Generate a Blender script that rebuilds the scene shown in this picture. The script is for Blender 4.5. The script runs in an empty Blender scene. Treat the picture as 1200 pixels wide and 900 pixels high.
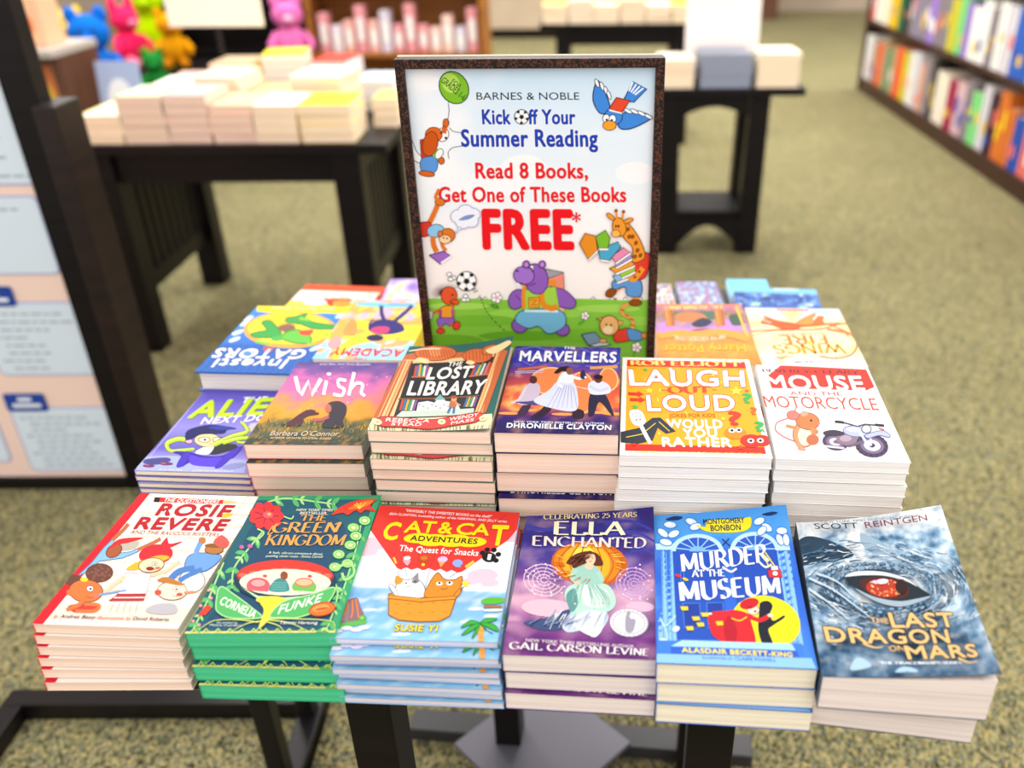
import bpy, bmesh, math, random
from math import sin, cos, pi, radians
from mathutils import Vector, Matrix, geometry, noise
random.seed(7)
C = bpy.context.scene
# ---------------------------------------------------------------- camera
FPX, PITCH, ROLL, CX, CY, CAMZ = 1024.3, radians(29.6035), radians(-0.348), 686.4, 462.2, 1.385
_F = Vector((0, cos(PITCH), -sin(PITCH)))
_R0 = Vector((1, 0, 0)); _U0 = _R0.cross(_F)
_R = _R0 * cos(ROLL) + _U0 * sin(ROLL)
_U = -_R0 * sin(ROLL) + _U0 * cos(ROLL)
cd = bpy.data.cameras.new('camera'); cam = bpy.data.objects.new('camera', cd); C.collection.objects.link(cam)
cam.matrix_world = Matrix(((_R.x, _U.x, -_F.x, 0), (_R.y, _U.y, -_F.y, 0), (_R.z, _U.z, -_F.z, CAMZ), (0, 0, 0, 1)))
cd.sensor_fit = 'HORIZONTAL'; cd.sensor_width = 36.0; cd.lens = FPX / 1200 * 36
cd.shift_x = -(CX - 600) / 1200; cd.shift_y = (CY - 450) / 1200
cd.clip_start = .05; cd.clip_end = 60
cd.dof.use_dof = True; cd.dof.focus_distance = .915; cd.dof.aperture_fstop = 2.75
C.camera = cam
C.view_settings.view_transform = 'Standard'; C.view_settings.look = 'None'
C.view_settings.gamma = 1; C.view_settings.use_curve_mapping = False
C.view_settings.exposure = 0.30
W = bpy.data.worlds.new('world'); C.world = W; W.use_nodes = True
W.node_tree.nodes['Background'].inputs[0].default_value = (1.0, .97, .93, 1)
W.node_tree.nodes['Background'].inputs[1].default_value = 1.08
def ceiling_lamp(x, y, sx, sy, p):
    l = bpy.data.lights.new('ceiling_light', 'AREA'); l.shape = 'RECTANGLE'; l.size = sx; l.size_y = sy
    l.energy = p; l.color = (1, .96, .90)
    o = bpy.data.objects.new('ceiling_light', l); o.location = (x, y, 3.6); C.collection.objects.link(o)
for lx, ly, pw in ((-2.2, .2, 20), (1.0, -.6, 20), (2.6, 1.8, 32), (-.6, 2.6, 26), (-2.6, 4.8, 80), (1.2, 5.6, 120), (3.4, 7.8, 110), (-.6, 8.6, 120)):
    ceiling_lamp(lx, ly, 1.2, 1.2, pw)

def at(px, py, Y):
    """point of the place seen at photograph pixel (px, py), Y metres ahead"""
    d = _F + _R * ((px - CX) / FPX) - _U * ((py - CY) / FPX)
    return Vector((0, 0, CAMZ)) + d * (Y / d.y)
def pix(p):
    d = p - Vector((0, 0, CAMZ)); k = d.dot(_F)
    return (CX + FPX * d.dot(_R) / k, CY - FPX * d.dot(_U) / k)

# ---------------------------------------------------------------- colour + materials
def lin1(c): return c / 12.92 if c <= .04045 else ((c + .055) / 1.055) ** 2.4
def rgb(h):
    if not isinstance(h, str): return h
    return tuple(lin1(int(h[i:i + 2], 16) / 255) for i in (0, 2, 4))
def mixc(a, b, t):
    t = max(0, min(1, t)); return tuple(x + (y - x) * t for x, y in zip(a, b))
def ramp(t, *st):
    """st: (pos, hex) ..."""
    p0, c0 = st[0]
    if t <= p0: return rgb(c0)
    for p1, c1 in st[1:]:
        if t <= p1: return mixc(rgb(c0), rgb(c1), (t - p0) / (p1 - p0))
        p0, c0 = p1, c1
    return rgb(c0)
MATS = {}
def mat(name, col, rough=.5, spec=.3, metal=0, alpha=1):
    if name in MATS: return MATS[name]
    m = bpy.data.materials.new(name); m.use_nodes = True
    b = m.node_tree.nodes['Principled BSDF']
    b.inputs['Base Color'].default_value = (*rgb(col), 1); b.inputs['Roughness'].default_value = rough
    b.inputs['Specular IOR Level'].default_value = spec; b.inputs['Metallic'].default_value = metal
    MATS[name] = m; return m
def nodes(m):
    nt = m.node_tree; return nt, nt.nodes, nt.links, nt.nodes['Principled BSDF']
def speckle(name, cols, scale, rough=.9, spec=.1, detail=2, bump=0, stretch=None):
    """noise -> colour ramp in object space"""
    if name in MATS: return MATS[name]
    m = mat(name, cols[0][1], rough, spec); nt, N, L, b = nodes(m)
    tc = N.new('ShaderNodeTexCoord'); nz = N.new('ShaderNodeTexNoise'); cr = N.new('ShaderNodeValToRGB')
    nz.inputs['Scale'].default_value = scale; nz.inputs['Detail'].default_value = detail
    mp = N.new('ShaderNodeMapping'); mp.inputs['Scale'].default_value = stretch or (1, 1, 1)
    L.new(tc.outputs['Object'], mp.inputs[0]); L.new(mp.outputs[0], nz.inputs['Vector'])
    L.new(nz.outputs['Fac'], cr.inputs[0])
    e = cr.color_ramp.elements
    while len(e) < len(cols): e.new(.5)
    for i, (p, c) in enumerate(cols): e[i].position = p; e[i].color = (*rgb(c), 1)
    L.new(cr.outputs[0], b.inputs['Base Color'])
    if bump:
        bp = N.new('ShaderNodeBump'); bp.inputs['Strength'].default_value = bump; bp.inputs['Distance'].default_value = .004
        L.new(nz.outputs['Fac'], bp.inputs['Height']); L.new(bp.outputs[0], b.inputs['Normal'])
    return m
def paper(name, c1, c2):
    """cut page edges: fine lines along the block"""
    return speckle(name, [(.30, c2), (.52, c1), (.7, c1)], 1.0, .8, .1, 3, stretch=(6, 6, 1500))
def print_mat():
    if 'printed_ink' in MATS: return MATS['printed_ink']
    m = mat('printed_ink', 'ffffff', .55, .12); nt, N, L, b = nodes(m)
    a = N.new('ShaderNodeVertexColor'); a.layer_name = 'ink'
    L.new(a.outputs['Color'], b.inputs['Base Color']); return m
PRINT = print_mat()
def carpet_mat():
    m = mat('carpet_pile', '6b6645', .95, .05); nt, N, L, b = nodes(m)
    tc = N.new('ShaderNodeTexCoord')
    mp = N.new('ShaderNodeMapping'); mp.inputs['Scale'].default_value = (1.35, .8, 1)
    L.new(tc.outputs['Object'], mp.inputs[0])
    v = N.new('ShaderNodeTexVoronoi'); v.inputs['Scale'].default_value = 200; v.inputs['Randomness'].default_value = 1
    L.new(mp.outputs[0], v.inputs['Vector'])
    cr = N.new('ShaderNodeValToRGB'); e = cr.color_ramp.elements
    pal = [(0, '23241d'), (0.18, '4b4c3a'), (0.36, '73704f'), (0.5, '8f875e'), (0.66, 'b0a474'), (0.84, '566260'), (1, 'c0a866')]
    while len(e) < len(pal): e.new(.5)
    for i, (p, c) in enumerate(pal): e[i].position = p; e[i].color = (*rgb(c), 1)
    sep = N.new('ShaderNodeSeparateColor'); L.new(v.outputs['Color'], sep.inputs[0]); L.new(sep.outputs[0], cr.inputs[0])
    big = N.new('ShaderNodeTexNoise'); big.inputs['Scale'].default_value = 2.2; big.inputs['Detail'].default_value = 3
    L.new(tc.outputs['Object'], big.inputs['Vector'])
    mx = N.new('ShaderNodeMix'); mx.data_type = 'RGBA'; mx.blend_type = 'MULTIPLY'
    c2 = N.new('ShaderNodeValToRGB'); c2.color_ramp.elements[0].position = .3; c2.color_ramp.elements[1].position = .7
    c2.color_ramp.elements[0].color = (.88, .88, .88, 1); c2.color_ramp.elements[1].color = (1, 1, 1, 1)
    L.new(big.outputs['Fac'], c2.inputs[0])
    mx.inputs[0].default_value = 1; L.new(cr.outputs[0], mx.inputs[6]); L.new(c2.outputs[0], mx.inputs[7])
    L.new(mx.outputs[2], b.inputs['Base Color'])
    bp = N.new('ShaderNodeBump'); bp.inputs['Strength'].default_value = .5; bp.inputs['Distance'].default_value = .003
    L.new(v.outputs['Distance'], bp.inputs['Height']); L.new(bp.outputs[0], b.inputs['Normal'])
    return m
BLACKWOOD = speckle('black_stained_wood', [(.3, '0b0809'), (.7, '161012')], 3, .42, .18, 4, stretch=(1, 1, 14))
BLACKMETAL = mat('black_metal', '110e10', .38, .3)

# ---------------------------------------------------------------- mesh helpers
class MB:
    def __init__(s): s.v = []; s.f = []
    def add(s, vs, fs):
        n = len(s.v); s.v += [tuple(v) for v in vs]; s.f += [tuple(i + n for i in f) for f in fs]; return s
    def box(s, x0, x1, y0, y1, z0, z1, M=None):
        vs = [Vector((x, y, z)) for x in (x0, x1) for y in (y0, y1) for z in (z0, z1)]
        if M: vs = [M @ v for v in vs]
        return s.add(vs, [(0, 1, 3, 2), (4, 6, 7, 5), (0, 4, 5, 1), (2, 3, 7, 6), (0, 2, 6, 4), (1, 5, 7, 3)])
    def bar(s, a, b, w, d, up=(0, 0, 1)):
        """rectangular bar from a to b"""
        a = Vector(a); b = Vector(b); t = (b - a).normalized(); u = Vector(up)
        r = t.cross(u)
        if r.length < 1e-4: r = t.cross(Vector((0, 1, 0)))
        r.normalize(); q = r.cross(t)
        vs = [p + r * (w / 2 * i) + q * (d / 2 * j) for p in (a, b) for i in (-1, 1) for j in (-1, 1)]
        return s.add(vs, [(0, 1, 3, 2), (4, 6, 7, 5), (0, 4, 5, 1), (2, 3, 7, 6), (0, 2, 6, 4), (1, 5, 7, 3)])
    def prism(s, pts, axis, a, b):
        """extrude a 2D outline along an axis ('x','y','z')"""
        def P(p, t): return {'x': (t, p[0], p[1]), 'y': (p[0], t, p[1]), 'z': (p[0], p[1], t)}[axis]
        n = len(pts); tri = geometry.tessellate_polygon([[Vector((x, y, 0)) for x, y in pts]])
        vs = [P(p, a) for p in pts] + [P(p, b) for p in pts]
        fs = [tuple(t) for t in tri] + [tuple(i + n for i in t[::-1]) for t in tri]
        fs += [(i, (i + 1) % n, (i + 1) % n + n, i + n) for i in range(n)]
        return s.add(vs, fs)
    def ball(s, c, r, sx=1, sy=1, sz=1, n=14, m=9, M=None):
        vs = [Vector((0, 0, r * sz))]
        for j in range(1, m):
            for i in range(n):
                a = 2 * pi * i / n; b = pi * j / m
                vs.append(Vector((r * sx * cos(a) * sin(b), r * sy * sin(a) * sin(b), r * sz * cos(b))))
        vs.append(Vector((0, 0, -r * sz)))
        if M: vs = [M @ v for v in vs]
        vs = [v + Vector(c) for v in vs]
        fs = [(0, 1 + i, 1 + (i + 1) % n) for i in range(n)]
        for j in range(m - 2):
            for i in range(n):
                fs.append((1 + j * n + i, 1 + (j + 1) * n + i, 1 + (j + 1) * n + (i + 1) % n, 1 + j * n + (i + 1) % n))
        k = 1 + (m - 2) * n
        fs += [(k + i, len(vs) - 1, k + (i + 1) % n) for i in range(n)]
        return s.add(vs, fs)
    def tube(s, pts, rad, n=10):
        """tapered tube along pts; rad per point"""
        P = [Vector(p) for p in pts]; rings = []; vs = []
        for i, p in enumerate(P):
            t = (P[min(i + 1, len(P) - 1)] - P[max(i - 1, 0)]).normalized()
            a = t.cross(Vector((0, 0, 1)));
            if a.length < .05: a = t.cross(Vector((0, 1, 0)))
            a.normalize(); b = t.cross(a); r = rad[i] if isinstance(rad, (list, tuple)) else rad
            vs += [p + (a * cos(2 * pi * k / n) + b * sin(2 * pi * k / n)) * r for k in range(n)]
        m = len(P)
        fs = [(i * n + k, i * n + (k + 1) % n, (i + 1) * n + (k + 1) % n, (i + 1) * n + k) for i in range(m - 1) for k in range(n)]
        fs += [tuple(range(n))[::-1], tuple((m - 1) * n + k for k in range(n))]
        return s.add(vs, fs)
    def mesh(s, name, m, bevel=0, smooth=False):
        me = bpy.data.meshes.new(name); me.from_pydata(s.v, [], s.f)
        bm = bmesh.new(); bm.from_mesh(me); bmesh.ops.recalc_face_normals(bm, faces=bm.faces)
        if bevel:
            bmesh.ops.remove_doubles(bm, verts=bm.verts, dist=1e-6)
            bmesh.ops.bevel(bm, geom=[e for e in bm.edges if len(e.link_faces) == 2 and e.calc_face_angle(0) > .6], offset=bevel, segments=2, affect='EDGES', profile=.5)
        bm.to_mesh(me); bm.free()
        if smooth: me.shade_smooth()
        me.materials.append(m); return me
    def obj(s, name, m, parent=None, bevel=0, smooth=False):
        return link(name, s.mesh(name, m, bevel, smooth), parent)
def link(name, data, parent=None, loc=None):
    o = bpy.data.objects.new(name, data); C.collection.objects.link(o)
    if parent: o.parent = parent
    if loc is not None: o.location = loc
    return o
def tag(o, label, cat, group=None):
    o['label'] = label; o['category'] = cat
    if group: o['group'] = group
    return o
def thing(name, label, cat, loc=(0, 0, 0), rz=0, group=None):
    o = link(name, None); o.location = loc; o.rotation_euler = (0, 0, rz); o.empty_display_size = .05
    return tag(o, label, cat, group)
def struct(o): o['kind'] = 'structure'; return o
def dup(o, parent=None):
    c = o.copy(); C.collection.objects.link(c); c.parent = parent
    for ch in list(o.children): dup(ch, c)
    return c

# ---------------------------------------------------------------- lettering: builtin sans + a pen-drawn serif
_TXT = {}
def sans(s, sp=1.0):
    """tessellated outline of a line of text; returns (verts2d, tris), x from 0, cap height = 1"""
    if (s, sp) in _TXT: return _TXT[(s, sp)]
    c = bpy.data.curves.new('t', 'FONT'); c.body = s; c.size = 1; c.resolution_u = 3; c.space_character = sp
    o = bpy.data.objects.new('t', c); C.collection.objects.link(o)
    dg = bpy.context.evaluated_depsgraph_get(); ev = o.evaluated_get(dg); me = ev.to_mesh()
    k = 1 / .70
    V = [(v.co.x * k, v.co.y * k) for v in me.vertices]; me.calc_loop_triangles()
    T = [tuple(t.vertices) for t in me.loop_triangles]
    ev.to_mesh_clear(); bpy.data.objects.remove(o); bpy.data.curves.remove(c)
    if V:
        x0 = min(v[0] for v in V); V = [(x - x0, y) for x, y in V]
    _TXT[(s, sp)] = (V, T); return V, T
def arc(cx, cy, rx, ry, a0, a1, n=14): return [(cx + rx * cos(radians(a0 + (a1 - a0) * i / n)), cy + ry * sin(radians(a0 + (a1 - a0) * i / n))) for i in range(n + 1)]
SER = {  # width, strokes, serif points
 'A': (.78, [[(.04, 0), (.39, 1)], [(.39, 1), (.74, 0)], [(.17, .35), (.61, .35)]], [(.04, 0), (.74, 0)]),
 'B': (.62, [[(.12, 0), (.12, 1)], [(.12, 1)] + arc(.3, .76, .22, .24, 90, -90) + [(.12, .52)], [(.12, .52)] + arc(.32, .26, .26, .26, 90, -90) + [(.12, 0)]], [(.12, 0), (.12, 1)]),
 'C': (.76, [arc(.42, .5, .36, .5, 48, 312)], [(.68, .88), (.68, .12)]),
 'D': (.78, [[(.12, 0), (.12, 1)], [(.12, 1)] + arc(.3, .5, .42, .5, 90, -90) + [(.12, 0)]], [(.12, 0), (.12, 1)]),
 'E': (.62, [[(.12, 0), (.12, 1)], [(.12, 1), (.56, 1)], [(.12, .52), (.46, .52)], [(.12, 0), (.58, 0)]], [(.12, 0), (.12, 1)]),
 'F': (.58, [[(.12, 0), (.12, 1)], [(.12, 1), (.55, 1)], [(.12, .52), (.44, .52)]], [(.12, 0), (.12, 1)]),
 'G': (.8, [arc(.42, .5, .36, .5, 48, 330) + [(.73, .42)], [(.52, .42), (.76, .42)]], [(.68, .88)]),
 'H': (.8, [[(.12, 0), (.12, 1)], [(.68, 0), (.68, 1)], [(.12, .52), (.68, .52)]], [(.12, 0), (.12, 1), (.68, 0), (.68, 1)]),
 'I': (.34, [[(.17, 0), (.17, 1)]], [(.17, 0), (.17, 1)]),
 'J': (.44, [[(.28, 1), (.28, .2)] + arc(.14, .15, .14, .2, 0, -100)], [(.28, 1)]),
 'K': (.74, [[(.12, 0), (.12, 1)], [(.12, .42), (.62, 1)], [(.28, .6), (.7, 0)]], [(.12, 0), (.12, 1), (.62, 1), (.7, 0)]),
 'L': (.6, [[(.12, 0), (.12, 1)], [(.12, 0), (.56, 0)], [(.56, 0), (.56, .18)]], [(.12, 0), (.12, 1)]),
 'M': (.94, [[(.12, 0), (.14, 1)], [(.14, 1), (.47, .1)], [(.47, .1), (.8, 1)], [(.8, 1), (.82, 0)]], [(.12, 0), (.14, 1), (.8, 1), (.82, 0)]),
 'N': (.8, [[(.12, 0), (.12, 1)], [(.12, 1), (.68, 0)], [(.68, 0), (.68, 1)]], [(.12, 0), (.12, 1), (.68, 1)]),
 'O': (.84, [arc(.42, .5, .36, .5, 0, 360, 28)], []),
 'P': (.6, [[(.12, 0), (.12, 1)], [(.12, 1)] + arc(.3, .73, .25, .27, 90, -90) + [(.12, .46)]], [(.12, 0), (.12, 1)]),
 'Q': (.84, [arc(.42, .5, .36, .5, 0, 360, 28), [(.45, .2), (.8, -.15)]], []),
 'R': (.72, [[(.12, 0), (.12, 1)], [(.12, 1)] + arc(.3, .75, .24, .25, 90, -90) + [(.12, .5)], [(.34, .5), (.68, 0)]], [(.12, 0), (.12, 1), (.68, 0)]),
 'S': (.58, [arc(.29, .75, .2, .25, 40, 270) + arc(.29, .25, .21, .25, 90, -140)[1:]], [(.45, .88), (.12, .12)]),
 'T': (.7, [[(.35, 0), (.35, 1)], [(.04, 1), (.66, 1)], [(.04, 1), (.03, .82)], [(.66, 1), (.67, .82)]], [(.35, 0)]),
 'U': (.8, [[(.13, 1), (.13, .32)] + arc(.4, .32, .27, .32, 180, 360) + [(.67, 1)]], [(.13, 1), (.67, 1)]),
 'V': (.76, [[(.04, 1), (.38, 0)], [(.38, 0), (.72, 1)]], [(.04, 1), (.72, 1)]),
 'W': (1.06, [[(.04, 1), (.3, 0)], [(.3, 0), (.53, .9)], [(.53, .9), (.76, 0)], [(.76, 0), (1.02, 1)]], [(.04, 1), (1.02, 1)]),
 'X': (.74, [[(.06, 1), (.68, 0)], [(.66, 1), (.06, 0)]], [(.06, 1), (.68, 0), (.66, 1), (.06, 0)]),
 'Y': (.72, [[(.04, 1), (.36, .48)], [(.68, 1), (.36, .48)], [(.36, .48), (.36, 0)]], [(.04, 1), (.68, 1), (.36, 0)]),
 'Z': (.66, [[(.06, 1), (.6, 1)], [(.6, 1), (.06, 0)], [(.06, 0), (.62, 0)]], []),
 '2': (.56, [arc(.27, .72, .2, .28, 160, -30) + [(.06, 0)], [(.06, 0), (.5, 0)]], []),
 '5': (.56, [[(.44, 1), (.12, 1), (.1, .58)] + arc(.26, .32, .22, .32, 110, -150)], []),
 '-': (.4, [[(.06, .45), (.34, .45)]], []), ' ': (.34, [], []), "'": (.2, [[(.1, 1), (.1, .75)]], []), '.': (.2, [[(.1, 0), (.1, .1)]], []),
}
def serif(s, wt=.15, ser=.12, th=22):
    key = (s, wt, ser, th)
    if key in _TXT: return _TXT[key]
    V = []; T = []; x = 0; nib = radians(th)
    def quad(a, b, c, d): n = len(V); V.extend((a, b, c, d)); T.extend(((n, n + 1, n + 2), (n, n + 2, n + 3)))
    for ch in s:
        w, st, se = SER.get(ch, SER[' '])
        for pl in st:
            L = []
            for i, p in enumerate(pl):
                q0 = pl[max(i - 1, 0)]; q1 = pl[min(i + 1, len(pl) - 1)]
                if len(pl) > 8 and pl[0] == pl[-1] and i in (0, len(pl) - 1): q0, q1 = pl[-2], pl[1]
                dx, dy = q1[0] - q0[0], q1[1] - q0[1]; l = math.hypot(dx, dy) or 1
                a = math.atan2(dy, dx); hw = .5 * (wt * abs(sin(a - nib)) + .02)
                nx, ny = -dy / l, dx / l
                L.append(((x + p[0] + nx * hw, p[1] + ny * hw), (x + p[0] - nx * hw, p[1] - ny * hw)))
            for (a, b), (c, d) in zip(L, L[1:]): quad(a, b, d, c)
        for (sx, sy) in se:
            t = .025 + wt * .12; sy2 = sy - t if sy > .5 else sy + t
            if ser: quad((x + sx - ser, sy), (x + sx + ser, sy), (x + sx + ser * .6, sy2), (x + sx - ser * .6, sy2))
        x += w + .03
    _TXT[key] = (V, T); return V, T

# ---------------------------------------------------------------- printed artwork laid on a sheet
def homog(q):
    """pixel -> (u, v) for quad TL TR BR BL (u to the reader's right, v up)"""
    (x0, y0), (x1, y1), (x2, y2), (x3, y3) = q[3], q[2], q[1], q[0]   # BL BR TR TL as (0,0)(1,0)(1,1)(0,1)
    dx1, dx2, sx = x1 - x2, x3 - x2, x0 - x1 + x2 - x3
    dy1, dy2, sy = y1 - y2, y3 - y2, y0 - y1 + y2 - y3
    D = dx1 * dy2 - dx2 * dy1
    g = (sx * dy2 - dx2 * sy) / D; h = (dx1 * sy - sx * dy1) / D
    M = Matrix(((x1 - x0 + g * x1, x3 - x0 + h * x3, x0), (y1 - y0 + g * y1, y3 - y0 + h * y3, y0), (g, h, 1)))
    I = M.inverted()
    def f(p):
        r = I @ Vector((p[0], p[1], 1)); return (r.x / r.z, r.y / r.z)
    return f, M
def spline(p, closed=True, n=6):
    out = []; m = len(p)
    for i in range(m if closed else m - 1):
        a, b, c, d = (p[(i - 1) % m], p[i], p[(i + 1) % m], p[(i + 2) % m]) if closed else (p[max(i - 1, 0)], p[i], p[i + 1], p[min(i + 2, m - 1)])
        for k in range(n):
            t = k / n; t2 = t * t; t3 = t2 * t
            out.append(tuple(.5 * (2 * b[j] + (c[j] - a[j]) * t + (2 * a[j] - 5 * b[j] + 4 * c[j] - d[j]) * t2 + (3 * b[j] - a[j] - 3 * c[j] + d[j]) * t3) for j in (0, 1)))
    if not closed: out.append(p[-1])
    return out
def clip(poly):
    for ax, lim, sg in ((0, 0, 1), (0, 1, -1), (1, 0, 1), (1, 1, -1)):
        out = []; n = len(poly)
        for i in range(n):
            a, b = poly[i], poly[(i + 1) % n]; da = (a[ax] - lim) * sg; db = (b[ax] - lim) * sg
            if da >= 0: out.append(a)
            if (da > 0 > db) or (da < 0 < db):
                t = da / (da - db); out.append(tuple(a[j] + (b[j] - a[j]) * t for j in (0, 1)))
        poly = out
        if len(poly) < 3: return []
    return poly
INK = .78
class Art:
    def __init__(s, quad, w, h, curl=None, eps=6e-6):
        s.f, s.M = homog(quad); s.w, s.h, s.curl, s.eps = w, h, curl, eps
        s.ink = INK; s.o = (0, 0, 1); s.n = 2; s.lay = {'picture': [], 'lettering': []}
    def crop(s, x, y, k): s.o = (x, y, k); return s
    def uv(s, p): return s.f((s.o[0] + p[0] / s.o[2], s.o[1] + p[1] / s.o[2]))
    def px(s, u, v):
        r = s.M @ Vector((u, v, 1)); return ((r.x / r.z - s.o[0]) * s.o[2], (r.y / r.z - s.o[1]) * s.o[2])
    def tri(s, part, col, tris):
        s.lay[part].append((s.n, rgb(col), tris)); s.n += 1
    def grid(s, nx, ny, fn, u0=0, u1=1, v0=0, v1=1):
        pts = [[(u0 + (u1 - u0) * i / nx, v0 + (v1 - v0) * j / ny) for i in range(nx + 1)] for j in range(ny + 1)]
        s.lay['picture'].append((s.n, 'grid', (pts, [[fn(*p) for p in r] for r in pts]))); s.n += 1
    def uvpoly(s, col, P, part='picture'):
        tr = geometry.tessellate_polygon([[Vector((x, y, 0)) for x, y in P]])
        s.tri(part, col, [q for q in (clip([P[i] for i in t]) for t in tr) if q])
    def rect(s, col, u0, u1, v0, v1): s.uvpoly(col, [(u0, v0), (u1, v0), (u1, v1), (u0, v1)])
    def poly(s, col, P, sm=0, line=None, lw=3):
        Q = spline(P) if sm else P
        s.uvpoly(col, [s.uv(p) for p in Q])
        if line: s.line(line, Q + [Q[0]], lw * 1.4)
    def ell(s, col, cx, cy, rx, ry=None, rot=0, a0=0, a1=360, line=None, lw=3, n=22):
        ry = ry or rx; c, d = cos(radians(rot)), sin(radians(rot))
        P = [(cx + x * c - y * d, cy + x * d + y * c) for x, y in arc(0, 0, rx, ry, a0, a1, n)]
        if a1 - a0 == 360: P = P[:-1]
        s.uvpoly(col, [s.uv(p) for p in P])
        if line: s.line(line, P + [P[0]], lw * 1.4)
    def line(s, col, P, wd, sm=0, taper=0, part='picture'):
        if sm: P = spline(P, False)
        L = []; n = len(P)
        for i, p in enumerate(P):
            a = P[max(i - 1, 0)]; b = P[min(i + 1, n - 1)]; dx, dy = b[0] - a[0], b[1] - a[1]; l = math.hypot(dx, dy) or 1
            k = wd / 2 * (1 - taper * i / max(n - 1, 1))
            L.append(((p[0] - dy / l * k, p[1] + dx / l * k), (p[0] + dy / l * k, p[1] - dx / l * k)))
        tr = []
        for (a, b), (c, d) in zip(L, L[1:]):
            q = clip([s.uv(p) for p in (a, b, d, c)])
            if q: tr.append(q)
        s.tri(part, col, tr[::2]); s.n -= .6; s.tri(part, col, tr[1::2]); s.n -= .4
    def text(s, t, x0, y0, x1, y1, h, col, font='sans', bold=0, out=None, outw=.1, up=None, arch=0, **kw):
        """baseline start/end and cap height in crop pixels; text leans with the sheet"""
        bold *= .62; outw *= .75
        V, T = serif(t, **kw) if font == 'serif' else sans(t, 1 + round(bold * 1.5, 2))
        if not V: return
        W = max(v[0] for v in V)
        if up is None:
            mx, my = (x0 + x1) / 2, (y0 + y1) / 2; u, v = s.uv((mx, my)); q = s.px(u, v + .02); r = (q[0] - mx, q[1] - my)
            up = (r[0] / abs(r[1]) * h, math.copysign(h, r[1]))
        dx, dy = (x1 - x0) / W, (y1 - y0) / W
        def put(ox, oy, c):
            P = []
            for a, b in V:
                a2, b2 = a + ox, b + oy; z = arch * (4 * (a / W) * (1 - a / W))
                P.append(s.uv((x0 + dx * a2 + up[0] * (b2 + z), y0 + dy * a2 + up[1] * (b2 + z))))
            return [q for q in (clip([P[i] for i in f]) for f in T) if q]
        k = abs(h / ((dx * dx + dy * dy) ** .5)) if (dx or dy) else 1
        def ring(r, c):
            s.tri('lettering', c, put(0, 0, c))
            if r:
                for i in range(8):
                    s.n -= .82; s.tri('lettering', c, put(r * k * cos(i * pi / 4), r * sin(i * pi / 4), c))
        if out: ring(bold + outw, out)
        ring(bold, col)
    def meshes(s, name, top):
        """build the sheets' meshes; top(u, v) gives the surface height"""
        res = []
        for part, items in s.lay.items():
            if not items: continue
            V = []; Fc = []; Cc = []
            for n, col, data in items:
                e = n * s.eps + (1e-4 if s.curl else 0)
                def P(u, v): return ((u - .5) * s.w, (v - .5) * s.h, top(min(1, max(0, u)), min(1, max(0, v))) + e)
                if isinstance(col, str):
                    pts, cols = data; b = len(V); nx = len(pts[0])
                    for r, cr in zip(pts, cols):
                        V += [P(*p) for p in r]; Cc += [tuple(k * s.ink for k in c) for c in cr]
                    Fc += [(b + j * nx + i, b + j * nx + i + 1, b + (j + 1) * nx + i + 1, b + (j + 1) * nx + i) for j in range(len(pts) - 1) for i in range(nx - 1)]
                else:
                    c = tuple(k * s.ink for k in col)
                    for t in data:
                        for q in (halve(t) if s.curl else [t]):
                            b = len(V); V += [P(*p) for p in q]; Cc += [c] * len(q)
                            A = sum(q[i - 1][0] * q[i][1] - q[i][0] * q[i - 1][1] for i in range(len(q)))
                            idx = list(range(b, b + len(q))); Fc.append(tuple(idx if A > 0 else idx[::-1]))
            me = bpy.data.meshes.new(name + '_' + part); me.from_pydata(V, [], Fc)
            at_ = me.color_attributes.new('ink', 'FLOAT_COLOR', 'POINT')
            at_.data.foreach_set('color', [float(x) for c in Cc for x in (*c, 1)])
            me.materials.append(PRINT); res.append((part, me))
        return res
def halve(t, lim=.035):
    """split long pieces so that they follow a bent sheet"""
    st = [t] if len(t) == 3 else [[t[0], t[i], t[i + 1]] for i in range(1, len(t) - 1)]; out = []
    while st:
        q = st.pop(); L = [math.hypot(q[i][0] - q[(i + 1) % 3][0], q[i][1] - q[(i + 1) % 3][1]) for i in range(3)]
        i = L.index(max(L))
        if L[i] < lim: out.append(q); continue
        a, b, c = q[i], q[(i + 1) % 3], q[(i + 2) % 3]; m = ((a[0] + b[0]) / 2, (a[1] + b[1]) / 2)
        st += [[a, m, c], [m, b, c]]
    return out
def nz(u, v, s, z=0, o=3): return noise.fractal(Vector((u * s, v * s, z)), 1.0, 2.0, o)
# ================================================================== printed pictures and lettering
ARTS = {}
def quadw(x, y, yaw, w, h, z):
    c, s = cos(radians(yaw)), sin(radians(yaw))
    return [pix(Vector((x + a * w / 2 * c - b * h / 2 * s, y + a * w / 2 * s + b * h / 2 * c, z))) for a, b in ((-1, 1), (1, 1), (1, -1), (-1, -1))]
def ball(A, x, y, r):
    A.ell('fafafa', x, y, r, line='26262c', lw=2.5)
    A.ell('1e1e24', x, y, r * .3)
    for k in range(5):
        a = radians(72 * k + 20); A.ell('1e1e24', x + r * .8 * cos(a), y + r * .8 * sin(a), r * .22, r * .17, 72 * k + 110)
        A.line('55555c', [(x + r * .3 * cos(a), y + r * .3 * sin(a)), (x + r * .75 * cos(a), y + r * .75 * sin(a))], 2)
def flower(A, x, y, r, c='fbf6f4', m='e8a0b0', stem=None):
    if stem: A.line('4c9a3c', [(x, y), stem], 3)
    for k in range(5): A.ell(c, x + r * cos(k * 1.257), y + r * sin(k * 1.257), r * .75, line='55504c', lw=1.5, n=12)
    A.ell(m, x, y, r * .5, n=10)
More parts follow.
